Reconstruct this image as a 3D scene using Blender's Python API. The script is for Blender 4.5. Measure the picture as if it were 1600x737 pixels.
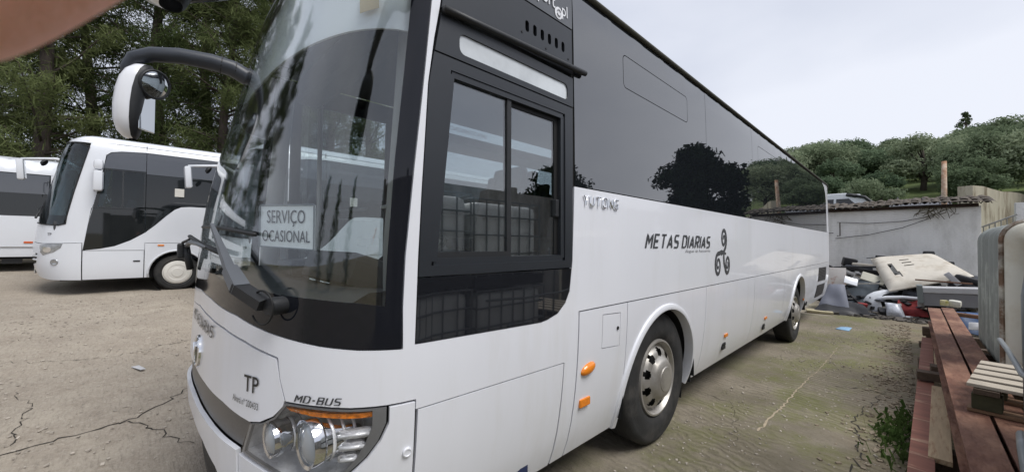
import bpy, bmesh, math, random
import numpy as np
from mathutils import Vector, Matrix, noise
from mathutils.geometry import delaunay_2d_cdt
for o in list(bpy.data.objects): bpy.data.objects.remove(o)
sc = bpy.context.scene
COL = sc.collection
R = math.radians
# ------------------------------------------------------------------ camera
CAMP = Vector((1.36, 0.0, 1.6)); TH, PI_, RO = R(45.7), R(1.07), R(0.5)
fw = Vector((-math.sin(TH)*math.cos(PI_), math.cos(TH)*math.cos(PI_), math.sin(PI_)))
r0 = Vector((math.cos(TH), math.sin(TH), 0)); u0 = r0.cross(fw)
rt = r0*math.cos(RO) + u0*math.sin(RO); up = rt.cross(fw)
cd = bpy.data.cameras.new('camera'); cam = bpy.data.objects.new('camera', cd); COL.objects.link(cam)
cd.sensor_fit = 'HORIZONTAL'; cd.sensor_width = 36; cd.lens = 36*600/1600; cd.clip_start = .004; cd.clip_end = 2000
cd.dof.use_dof = True; cd.dof.focus_distance = 4.0; cd.dof.aperture_fstop = 14
cam.matrix_world = Matrix(((rt.x, up.x, -fw.x, CAMP.x), (rt.y, up.y, -fw.y, CAMP.y), (rt.z, up.z, -fw.z, CAMP.z), (0, 0, 0, 1)))
sc.camera = cam
# ------------------------------------------------------------------ sky and sun (overcast)
SUN_EL, SUN_AZ = R(58), R(80)
w = bpy.data.worlds.new('World'); sc.world = w; w.use_nodes = True
nt = w.node_tree; N_ = nt.nodes; L_ = nt.links; N_.clear()
out = N_.new('ShaderNodeOutputWorld'); bg = N_.new('ShaderNodeBackground'); bg.inputs['Strength'].default_value = .1
sky = N_.new('ShaderNodeTexSky'); sky.sky_type = 'NISHITA'; sky.sun_disc = False
sky.sun_elevation = SUN_EL; sky.sun_rotation = SUN_AZ; sky.dust_density = 4; sky.air_density = 1
tc = N_.new('ShaderNodeTexCoord'); mp = N_.new('ShaderNodeMapping'); mp.inputs['Scale'].default_value = (1.0, 1.0, 2.0)
nz = N_.new('ShaderNodeTexNoise'); nz.inputs['Scale'].default_value = 1.4; nz.inputs['Detail'].default_value = 5; nz.inputs['Roughness'].default_value = .45
cr = N_.new('ShaderNodeValToRGB')
cr.color_ramp.elements[0].position = .36; cr.color_ramp.elements[0].color = (4.1, 4.4, 5.2, 1)
cr.color_ramp.elements[1].position = .65; cr.color_ramp.elements[1].color = (5.9, 6.1, 6.7, 1)
mx = N_.new('ShaderNodeMix'); mx.data_type = 'RGBA'; mx.inputs[0].default_value = .93
L_.new(tc.outputs['Generated'], mp.inputs[0]); L_.new(mp.outputs[0], nz.inputs['Vector']); L_.new(nz.outputs['Fac'], cr.inputs[0])
L_.new(sky.outputs[0], mx.inputs[6]); L_.new(cr.outputs[0], mx.inputs[7]); L_.new(mx.outputs[2], bg.inputs[0]); L_.new(bg.outputs[0], out.inputs[0])
sd = bpy.data.lights.new('sun', 'SUN'); sd.energy = 1.9; sd.angle = R(30); sd.color = (1, .985, .96)
so = bpy.data.objects.new('sun', sd); COL.objects.link(so)
sdir = Vector((math.cos(SUN_EL)*math.sin(SUN_AZ), math.cos(SUN_EL)*math.cos(SUN_AZ), math.sin(SUN_EL)))
so.rotation_euler = sdir.to_track_quat('Z', 'Y').to_euler(); so.location = (0, 0, 30)
vs = sc.view_settings; vs.view_transform = 'Standard'; vs.look = 'None'; vs.exposure = 0.6; vs.gamma = 1
try: vs.use_curve_mapping = False
except Exception: pass
sc.render.engine = 'CYCLES'; sc.cycles.max_bounces = 8; sc.cycles.transparent_max_bounces = 16

# ------------------------------------------------------------------ materials
MATS = {}
def mat(name, col, rough=.5, metal=0., var=.12, scale=4., bump=0., bscale=60., coat=0., ior=1.45, stretch=(1, 1, 1),
        col2=None, mixscale=2., mixlo=.45, mixhi=.6, detail=6, spec=None):
    if name in MATS: return MATS[name]
    m = bpy.data.materials.new(name); m.use_nodes = True; MATS[name] = m
    n = m.node_tree.nodes; l = m.node_tree.links; b = n['Principled BSDF']
    b.inputs['Roughness'].default_value = rough; b.inputs['Metallic'].default_value = metal; b.inputs['IOR'].default_value = ior
    b.inputs['Coat Weight'].default_value = coat; b.inputs['Coat Roughness'].default_value = .03
    if spec is not None: b.inputs['Specular IOR Level'].default_value = spec
    t = n.new('ShaderNodeTexCoord'); mpn = n.new('ShaderNodeMapping'); mpn.inputs['Scale'].default_value = stretch
    l.new(t.outputs['Object'], mpn.inputs[0])
    a = n.new('ShaderNodeTexNoise'); a.inputs['Scale'].default_value = scale; a.inputs['Detail'].default_value = detail; a.inputs['Roughness'].default_value = .62
    l.new(mpn.outputs[0], a.inputs['Vector'])
    r = n.new('ShaderNodeMapRange'); r.inputs[1].default_value = .25; r.inputs[2].default_value = .75
    r.inputs[3].default_value = 1-var; r.inputs[4].default_value = 1+var; l.new(a.outputs['Fac'], r.inputs[0])
    v = n.new('ShaderNodeVectorMath'); v.operation = 'SCALE'; l.new(r.outputs[0], v.inputs['Scale'])
    if col2 is not None:
        a2 = n.new('ShaderNodeTexNoise'); a2.inputs['Scale'].default_value = mixscale; a2.inputs['Detail'].default_value = 8; a2.inputs['Roughness'].default_value = .65
        l.new(mpn.outputs[0], a2.inputs['Vector'])
        r2 = n.new('ShaderNodeMapRange'); r2.inputs[1].default_value = mixlo; r2.inputs[2].default_value = mixhi; l.new(a2.outputs['Fac'], r2.inputs[0])
        mm = n.new('ShaderNodeMix'); mm.data_type = 'RGBA'; l.new(r2.outputs[0], mm.inputs[0])
        mm.inputs[6].default_value = (*col, 1); mm.inputs[7].default_value = (*col2, 1); l.new(mm.outputs[2], v.inputs[0])
    else: v.inputs[0].default_value = col
    l.new(v.outputs[0], b.inputs['Base Color'])
    if bump:
        c = n.new('ShaderNodeTexNoise'); c.inputs['Scale'].default_value = bscale; c.inputs['Detail'].default_value = 6
        l.new(mpn.outputs[0], c.inputs['Vector'])
        bp = n.new('ShaderNodeBump'); bp.inputs['Strength'].default_value = bump; bp.inputs['Distance'].default_value = .02
        l.new(c.outputs['Fac'], bp.inputs['Height']); l.new(bp.outputs[0], b.inputs['Normal'])
    return m
def glass(name, tint, ior=1.5, rough=.0):
    if name in MATS: return MATS[name]
    m = bpy.data.materials.new(name); m.use_nodes = True; MATS[name] = m
    n = m.node_tree.nodes; l = m.node_tree.links; n.clear()
    o = n.new('ShaderNodeOutputMaterial'); mxs = n.new('ShaderNodeMixShader'); f = n.new('ShaderNodeFresnel'); f.inputs[0].default_value = ior
    t = n.new('ShaderNodeBsdfTransparent'); t.inputs[0].default_value = (*tint, 1); g = n.new('ShaderNodeBsdfGlossy'); g.inputs['Roughness'].default_value = rough
    ge = n.new('ShaderNodeNewGeometry'); rg = n.new('ShaderNodeMapRange'); rg.inputs[3].default_value = ior; rg.inputs[4].default_value = 1/ior   # leaving the pane: same Fresnel as entering it
    l.new(ge.outputs['Backfacing'], rg.inputs[0]); l.new(rg.outputs[0], f.inputs[0])
    l.new(f.outputs[0], mxs.inputs[0]); l.new(t.outputs[0], mxs.inputs[1]); l.new(g.outputs[0], mxs.inputs[2]); l.new(mxs.outputs[0], o.inputs[0])
    return m
def leafmat(name, c1, c2, trans=.25):
    if name in MATS: return MATS[name]
    m = bpy.data.materials.new(name); m.use_nodes = True; MATS[name] = m
    n = m.node_tree.nodes; l = m.node_tree.links; n.clear()
    o = n.new('ShaderNodeOutputMaterial'); t = n.new('ShaderNodeTexCoord'); oi = n.new('ShaderNodeObjectInfo')
    a = n.new('ShaderNodeTexNoise'); a.inputs['Scale'].default_value = 1.3; a.inputs['Detail'].default_value = 6; a.inputs['Roughness'].default_value = .75
    l.new(t.outputs['Object'], a.inputs['Vector'])
    ad = n.new('ShaderNodeMath'); ad.operation = 'MULTIPLY_ADD'; ad.inputs[1].default_value = .45; l.new(oi.outputs['Random'], ad.inputs[0])
    sb = n.new('ShaderNodeMath'); sb.operation = 'SUBTRACT'; sb.inputs[1].default_value = .22; l.new(a.outputs['Fac'], sb.inputs[0]); l.new(sb.outputs[0], ad.inputs[2])
    r = n.new('ShaderNodeMapRange'); r.inputs[1].default_value = .3; r.inputs[2].default_value = .75; l.new(ad.outputs[0], r.inputs[0])
    mm = n.new('ShaderNodeMix'); mm.data_type = 'RGBA'; mm.inputs[6].default_value = (*c1, 1); mm.inputs[7].default_value = (*c2, 1); l.new(r.outputs[0], mm.inputs[0])
    d = n.new('ShaderNodeBsdfDiffuse'); tr = n.new('ShaderNodeBsdfTranslucent'); ms = n.new('ShaderNodeMixShader'); ms.inputs[0].default_value = trans
    l.new(mm.outputs[2], d.inputs[0]); l.new(mm.outputs[2], tr.inputs[0]); l.new(d.outputs[0], ms.inputs[1]); l.new(tr.outputs[0], ms.inputs[2]); l.new(ms.outputs[0], o.inputs[0])
    return m

PAINT = mat('white_coach_paint', (.755, .765, .805), rough=.32, var=.035, scale=1.2, coat=.5, stretch=(1, 1, .18), col2=(.68, .68, .685), mixscale=4.5, mixlo=.52, mixhi=.85, bump=.10, bscale=1.8)
PAINT2 = mat('white_midibus_paint', (.665, .685, .72), rough=.3, var=.03, scale=1.2, coat=.4)
BLACKP = mat('black_gloss_panel', (.012, .013, .016), rough=.03, var=.1, ior=1.9)
SIDEGL = mat('dark_side_glass', (.012, .014, .017), rough=.015, var=.05, ior=2.5)
FRIT = mat('windscreen_frit', (.010, .011, .015), rough=.03, var=.05, ior=1.42)
FRAMEB = mat('charcoal_frame_paint', (.022, .025, .03), rough=.35, var=.08, ior=1.5)
PLAST = mat('black_plastic', (.018, .019, .021), rough=.5, var=.2, scale=30, bump=.1, bscale=300)
MATTE = mat('dark_underbody', (.008, .008, .008), rough=.9)
RUBBER = mat('tyre_rubber', (.022, .022, .022), rough=.8, var=.35, scale=9, bump=.15, bscale=120, col2=(.06, .055, .05), mixscale=4, mixlo=.5, mixhi=.75)
GASKET = mat('rubber_gasket', (.01, .01, .01), rough=.6)
STEELW = mat('wheel_steel_silver', (.42, .40, .37), rough=.42, metal=.6, var=.15, scale=6, col2=(.27, .25, .22), mixscale=5, mixlo=.5, mixhi=.75)
CHROME = mat('chrome', (.75, .76, .78), rough=.06, metal=1, var=.03)
AMBER = mat('amber_lens', (.75, .22, .015), rough=.12, var=.12, scale=40, coat=.6)
GREYST = mat('grey_grille_strip', (.13, .125, .12), rough=.38, metal=.35, var=.1, scale=80)
DECAL = mat('dark_grey_decal', (.055, .057, .062), rough=.4, var=.05)
BLKDEC = mat('black_decal', (.012, .012, .013), rough=.4, var=.05)
WHTDEC = mat('white_decal', (.75, .76, .78), rough=.4, var=.03)
WSGL = glass('windscreen_glass', (.91, .94, .945), 1.82)
DRGL = glass('driver_window_glass', (.80, .85, .86), 2.6)
LENSGL = glass('headlamp_lens', (.97, .97, .97), 1.35)

# ------------------------------------------------------------------ generic builders
OFF = Vector((0, 0, 0))
def link(o, parent=None):
    COL.objects.link(o)
    if parent is not None: o.parent = parent
    return o
def tag(o, label=None, cat=None, group=None, kind=None):
    if label: o['label'] = label
    if cat: o['category'] = cat
    if group: o['group'] = group
    if kind: o['kind'] = kind
    return o
def thing(name, label, cat, loc=(0, 0, 0), rotz=0, group=None):
    o = bpy.data.objects.new(name, None); o.empty_display_size = .2; o.location = loc; o.rotation_euler = (0, 0, rotz)
    COL.objects.link(o); return tag(o, label, cat, group)
def mesh(name, V, F, m, parent=None, smooth=False, angle=None, off=None):
    me = bpy.data.meshes.new(name); of = OFF if off is None else off
    me.from_pydata([(v[0]-of[0], v[1]-of[1], v[2]-of[2]) for v in V], [], F); me.update()
    if m: me.materials.append(m)
    if smooth: me.polygons.foreach_set('use_smooth', [True]*len(me.polygons))
    if angle is not None:
        me.polygons.foreach_set('use_smooth', [True]*len(me.polygons)); me.set_sharp_from_angle(angle=R(angle))
    return link(bpy.data.objects.new(name, me), parent)
class MB:
    "collects shapes for one mesh"
    def __init__(s): s.V = []; s.F = []
    def add(s, V, F):
        k = len(s.V); s.V += [tuple(v) for v in V]; s.F += [tuple(i+k for i in f) for f in F]; return s
    def box(s, c, d, rot=None, bev=0.):
        hx, hy, hz = d[0]/2, d[1]/2, d[2]/2
        if bev <= 0:
            P = [Vector((x, y, z)) for x in (-hx, hx) for y in (-hy, hy) for z in (-hz, hz)]
            F = [(0, 1, 3, 2), (4, 6, 7, 5), (0, 4, 5, 1), (2, 3, 7, 6), (0, 2, 6, 4), (1, 5, 7, 3)]
        else:
            b = bmesh.new(); bmesh.ops.create_cube(b, size=1)
            for v in b.verts: v.co = Vector((v.co.x*d[0], v.co.y*d[1], v.co.z*d[2]))
            bmesh.ops.bevel(b, geom=b.edges[:], offset=min(bev, .45*min(d)), segments=2, affect='EDGES', profile=.6)
            b.verts.index_update(); P = [v.co.copy() for v in b.verts]; F = [[v.index for v in f.verts] for f in b.faces]; b.free()
        M = rot.to_matrix() if hasattr(rot, 'to_matrix') else rot
        if M is not None: P = [M @ p for p in P]
        return s.add([p+Vector(c) for p in P], F)
    def tube(s, pts, rad, n=8, cap=True, flat=None):
        pts = [Vector(p) for p in pts]; rad = rad if hasattr(rad, '__len__') else [rad]*len(pts)
        V = []; F = []; ref = Vector((0, 0, 1))
        t0 = (pts[1]-pts[0]).normalized()
        if abs(t0.dot(ref)) > .9: ref = Vector((1, 0, 0))
        a = t0.cross(ref).normalized()
        for i, p in enumerate(pts):
            t = (pts[min(i+1, len(pts)-1)]-pts[max(i-1, 0)]).normalized()
            a = (a-t*a.dot(t)).normalized(); b = t.cross(a)
            ra = rad[i]; rb = ra*(flat if flat else 1)
            for k in range(n):
                an = 2*math.pi*k/n; V.append(p+a*ra*math.cos(an)+b*rb*math.sin(an))
        for i in range(len(pts)-1):
            for k in range(n):
                F.append((i*n+k, i*n+(k+1) % n, (i+1)*n+(k+1) % n, (i+1)*n+k))
        if cap: F.append(tuple(range(n-1, -1, -1))); F.append(tuple((len(pts)-1)*n+k for k in range(n)))
        return s.add(V, F)
    def lathe(s, prof, origin, axis, n=40, a0=0, a1=2*math.pi):
        "prof: (radius, height along axis)"
        ax = Vector(axis).normalized(); ref = Vector((0, 0, 1)) if abs(ax.z) < .9 else Vector((1, 0, 0))
        a = ax.cross(ref).normalized(); b = ax.cross(a); o = Vector(origin); V = []; F = []
        full = abs(a1-a0-2*math.pi) < 1e-6; m = n if full else n+1
        for r, h in prof:
            for k in range(m):
                an = a0+(a1-a0)*k/n; V.append(o+ax*h+(a*math.cos(an)+b*math.sin(an))*r)
        for i in range(len(prof)-1):
            for k in range(n):
                k2 = (k+1) % m; F.append((i*m+k, i*m+k2, (i+1)*m+k2, (i+1)*m+k))
        return s.add(V, F)
    def prism(s, poly, fn, h0, h1):
        "poly 2d, fn(a,b,h)->3d"
        n = len(poly); V = [fn(a, b, h0) for a, b in poly]+[fn(a, b, h1) for a, b in poly]
        F = [tuple(range(n-1, -1, -1)), tuple(range(n, 2*n))]+[(i, (i+1) % n, n+(i+1) % n, n+i) for i in range(n)]
        return s.add(V, F)
    def obj(s, name, m, parent=None, smooth=False, angle=None): return mesh(name, s.V, s.F, m, parent, smooth, angle)
def children(o): return [c for c in bpy.data.objects if c.parent == o]
def copy_tree(o, parent=None, kids=None):
    if kids is None:
        kids = {}
        for c in bpy.data.objects:
            if c.parent: kids.setdefault(c.parent.name, []).append(c)
    c = o.copy(); COL.objects.link(c); c.parent = parent
    for ch in kids.get(o.name, []): copy_tree(ch, c, kids)
    return c

def inpoly(x, y, P):
    c = False; j = len(P)-1
    for i in range(len(P)):
        xi, yi = P[i]; xj, yj = P[j]
        if (yi > y) != (yj > y) and x < (xj-xi)*(y-yi)/(yj-yi)+xi: c = not c
        j = i
    return c
def resample(P, fn):
    out = []
    for i in range(len(P)):
        a, b = P[i], P[(i+1) % len(P)]; st = min(fn(a[0]), fn(b[0])); d = math.hypot(b[0]-a[0], b[1]-a[1]); n = max(1, math.ceil(d/st))
        out += [(a[0]+(b[0]-a[0])*k/n, a[1]+(b[1]-a[1])*k/n) for k in range(n)]
    return out
class Body:
    "plan-and-profile vehicle skin: u runs along the left side (u = distance from the front) and wraps round the nose"
    def __init__(s, ZN, YN, ZS, XS, YC, N, HW, YR, RR=.2):
        s.ZN, s.YN, s.ZS, s.XS, s.YC, s.N, s.HW, s.YR, s.RR = ZN, YN, ZS, XS, YC, N, HW, YR, RR; s.UC = YC-math.pi/2
    def _sm(s, z, X, Y):    # smooth interpolation
        i = int(np.clip(np.searchsorted(X, z)-1, 0, len(X)-2)); h = X[i+1]-X[i]; t = min(max((z-X[i])/h, 0), 1)
        def sl(k):
            if k == 0: return (Y[1]-Y[0])/(X[1]-X[0])
            if k == len(X)-1: return (Y[-1]-Y[-2])/(X[-1]-X[-2])
            return (Y[k+1]-Y[k-1])/(X[k+1]-X[k-1])
        m0, m1 = sl(i)*h, sl(i+1)*h
        return (2*t**3-3*t*t+1)*Y[i]+(t**3-2*t*t+t)*m0+(-2*t**3+3*t*t)*Y[i+1]+(t**3-t*t)*m1
    def P(s, u, z):
        if u < s.UC:
            q = s.P(2*s.UC-u, z); return Vector((-2*s.HW-q.x, q.y, q.z))
        xs = s._sm(z, s.ZS, s.XS)
        if u >= s.YC:
            if u <= s.YR: return Vector((xs, u, z))
            a = (u-s.YR)/s.RR
            if a <= math.pi/2: return Vector((xs-s.RR+s.RR*math.cos(a), s.YR+s.RR*math.sin(a), z))
            return Vector((xs-s.RR-(a-math.pi/2)*s.RR, s.YR+s.RR, z))
        a = s.HW+xs; b = s.YC-s._sm(z, s.ZN, s.YN); p = s.YC-u; c, sn = math.cos(p), math.sin(p)
        r = ((abs(c)/a)**s.N+(sn/b)**s.N)**(-1/s.N)
        return Vector((-s.HW+r*c, s.YC-r*sn, z))
    def nrm(s, u, z, h=2e-3):
        n = (s.P(u+h, z)-s.P(u-h, z)).cross(s.P(u, z+h)-s.P(u, z-h)); return n.normalized()
    def at(s, u, z, off=0.): return s.P(u, z)+s.nrm(u, z)*off
    def mir(s, poly): return [(2*s.UC-u, z) for u, z in poly]
def panel(B, name, poly, m, parent, thick=.018, off=0., holes=(), fine=None, dz=.1, du_side=.4, du_front=.05):
    f = fine or (lambda u: du_front if (2*B.UC-1.0 < u < B.YC+.1 or u > B.YR-.02) else du_side)
    fb = lambda u: min(f(u), .12)
    loops = [resample(poly, fb)]+[resample(h, fb) for h in holes]
    pts = []; edges = []
    for lp in loops:
        k = len(pts); pts += lp; edges += [(k+i, k+(i+1) % len(lp)) for i in range(len(lp))]
    nb = len(pts); us = [p[0] for p in poly]; zs = [p[1] for p in poly]
    u = min(us)+.013
    while u < max(us):
        st = f(u); z = math.floor(min(zs)/dz)*dz+.017
        while z < max(zs):
            if inpoly(u, z, poly) and not any(inpoly(u, z, h) for h in holes): pts.append((u, z))
            z += dz if z > .75 else min(dz, .06)
        u += st
    V2, E2, F2, *_ = delaunay_2d_cdt([Vector(p) for p in pts], edges, [], 0, 1e-6)
    def keep(t):
        a = sum(V2[i].x for i in t)/len(t); b = sum(V2[i].y for i in t)/len(t)
        return inpoly(a, b, poly) and not any(inpoly(a, b, h) for h in holes)
    F2 = [t for t in F2 if keep(t)]
    V2 = [(v.x, v.y) for v in V2]; n = len(V2)
    nr = [B.nrm(a, b) for a, b in V2]; P0 = [B.P(a, b) for a, b in V2]
    V = [p+q*off for p, q in zip(P0, nr)]+[p+q*(off-thick) for p, q in zip(P0, nr)]
    F = []; ec = {}
    for t in F2:
        t = list(t); ar = sum(V2[t[i]][0]*V2[t[(i+1) % len(t)]][1]-V2[t[(i+1) % len(t)]][0]*V2[t[i]][1] for i in range(len(t)))
        if ar < 0: t.reverse()
        F.append(tuple(t))
        for i in range(len(t)): ec[(t[i], t[(i+1) % len(t)])] = 1
    k0 = len(F); F += [tuple(n+i for i in reversed(t)) for t in F[:k0]]; k1 = len(F)
    for (a, b) in ec:
        if (b, a) not in ec: F.append((b, a, n+a, n+b))
    # orientation: outward normal is nr; u to +y and z up gives +x side, check once
    me = bpy.data.meshes.new(name); me.from_pydata([(v-OFF) for v in V], [], F); me.update()
    flip = sum(me.polygons[i].normal.dot(nr[F[i][0]])*me.polygons[i].area for i in range(k0)) < 0
    if flip: me.flip_normals()
    me.materials.append(m); me.polygons.foreach_set('use_smooth', [True]*len(me.polygons))
    cn = []
    for pi, pl in enumerate(me.polygons):
        for li in pl.loop_indices:
            vi = me.loops[li].vertex_index
            cn.append(tuple(nr[vi]) if pi < k0 else (tuple(-nr[vi-n]) if pi < k1 else tuple(pl.normal)))
    me.normals_split_custom_set(cn)
    return link(bpy.data.objects.new(name, me), parent)
def text2d(s, size=1., shear=0., xs=1., bold=0.):
    cu = bpy.data.curves.new('t', 'FONT'); cu.body = s; cu.size = size; cu.shear = shear; cu.offset = bold; cu.resolution_u = 3
    o = bpy.data.objects.new('t', cu); COL.objects.link(o); dg = bpy.context.evaluated_depsgraph_get()
    me = bpy.data.meshes.new_from_object(o.evaluated_get(dg)); V = [(v.co.x*xs, v.co.y) for v in me.vertices]; F = [tuple(p.vertices) for p in me.polygons]
    bpy.data.objects.remove(o); bpy.data.curves.remove(cu); bpy.data.meshes.remove(me)
    x0 = min(v[0] for v in V); y0 = min(v[1] for v in V); wd = max(v[0] for v in V)-x0; ht = max(v[1] for v in V)-y0
    return [(v[0]-x0, v[1]-y0) for v in V], F, wd, ht
def lettering(name, s, fn, width, height, m, parent, shear=0., thick=.002, bold=0.):
    "fn(a,b,off)->3d with a in 0..width, b in 0..height"
    V, F, wd, ht = text2d(s, 1., shear, bold=bold); k = len(V)
    P = [fn(a/wd*width, b/ht*height, thick) for a, b in V]
    me = mesh(name, P, F, m, parent)
    return me

STK = {'M': (.72, [[(0, 0), (0, 1), (.36, .42), (.72, 1), (.72, 0)]]), 'E': (.58, [[(.58, 1), (0, 1), (0, 0), (.58, 0)], [(0, .5), (.48, .5)]]), 'T': (.68, [[(0, 1), (.68, 1)], [(.34, 1), (.34, 0)]]),
       'A': (.70, [[(0, 0), (.36, 1), (.70, 0)], [(.2, .3), (.56, .3)]]), 'S': (.6, [[(.6, 1), (.1, 1), (0, .86), (0, .66), (.1, .53), (.5, .47), (.6, .36), (.6, .14), (.5, 0), (0, 0)]]),
       'D': (.64, [[(0, 1), (.42, 1), (.64, .78), (.64, .22), (.42, 0), (0, 0), (0, 1)]]), 'I': (.0, [[(0, 0), (0, 1)]]), 'R': (.6, [[(0, 0), (0, 1), (.48, 1), (.6, .86), (.6, .6), (.48, .46), (0, .46)], [(.3, .46), (.6, 0)]]),
       'B': (.6, [[(0, .52), (.48, .52), (.58, .62), (.58, .88), (.46, 1), (0, 1), (0, 0), (.48, 0), (.6, .12), (.6, .4), (.48, .52)]]), 'U': (.62, [[(0, 1), (0, .2), (.14, 0), (.48, 0), (.62, .2), (.62, 1)]]),
       'Y': (.66, [[(0, 1), (.33, .5), (.66, 1)], [(.33, .5), (.33, 0)]]), 'O': (.66, [[(.16, 0), (0, .2), (0, .8), (.16, 1), (.5, 1), (.66, .8), (.66, .2), (.5, 0), (.16, 0)]]), 'N': (.66, [[(0, 0), (0, 1), (.66, 0), (.66, 1)]]),
       'G': (.64, [[(.64, 1), (.14, 1), (0, .82), (0, .18), (.14, 0), (.64, 0), (.64, .48), (.34, .48)]]), '-': (.3, [[(0, .48), (.3, .48)]]), ' ': (.1, [])}
def strokes(name, s, fn, width, height, m, parent, shear=.3, sw=.17, tube=0., gap=.34):
    "lettering drawn with broad pen strokes; fn(a,b,off)->3d"
    x = 0; L = []
    for ch in s:
        w_, P = STK[ch]
        for pl in P: L.append([(x+a, b) for a, b in pl])
        x += w_+gap
    tot = x-gap+shear; mb = MB(); k = 0
    for pl in L:
        q = []
        for a, b in zip(pl[:-1], pl[1:]):
            for i in range(3): q.append((a[0]+(b[0]-a[0])*i/3, a[1]+(b[1]-a[1])*i/3))
        q.append(pl[-1]); mp = lambda a, b, o: fn((a+shear*b)/tot*width, b*height, o)
        if tube: mb.tube([mp(a, b, .004) for a, b in q], tube, 6); continue
        V = []; F = []; k += 1; n = len(q); cl = q[0] == q[-1]
        for i, (a, b) in enumerate(q):
            p0 = q[i-1] if i else (q[-2] if cl else None); p1 = q[i+1] if i < n-1 else (q[1] if cl else None)
            d0 = Vector((a-p0[0], b-p0[1])).normalized() if p0 else None; d1 = Vector((p1[0]-a, p1[1]-b)).normalized() if p1 else None
            d = ((d0 or d1)+(d1 or d0)).normalized(); sc_ = 1/max(.55, d.dot(d1 or d0)); nn = Vector((-d.y, d.x))*sw/2*sc_
            V += [mp(a+nn.x, min(max(b+nn.y, -.02), 1.04), .003+k*.00015), mp(a-nn.x, min(max(b-nn.y, -.02), 1.04), .003+k*.00015)]
            if i: F.append((2*i-2, 2*i-1, 2*i+1, 2*i))
        mb.add(V, F)
    return mb.obj(name, m, parent)
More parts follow.
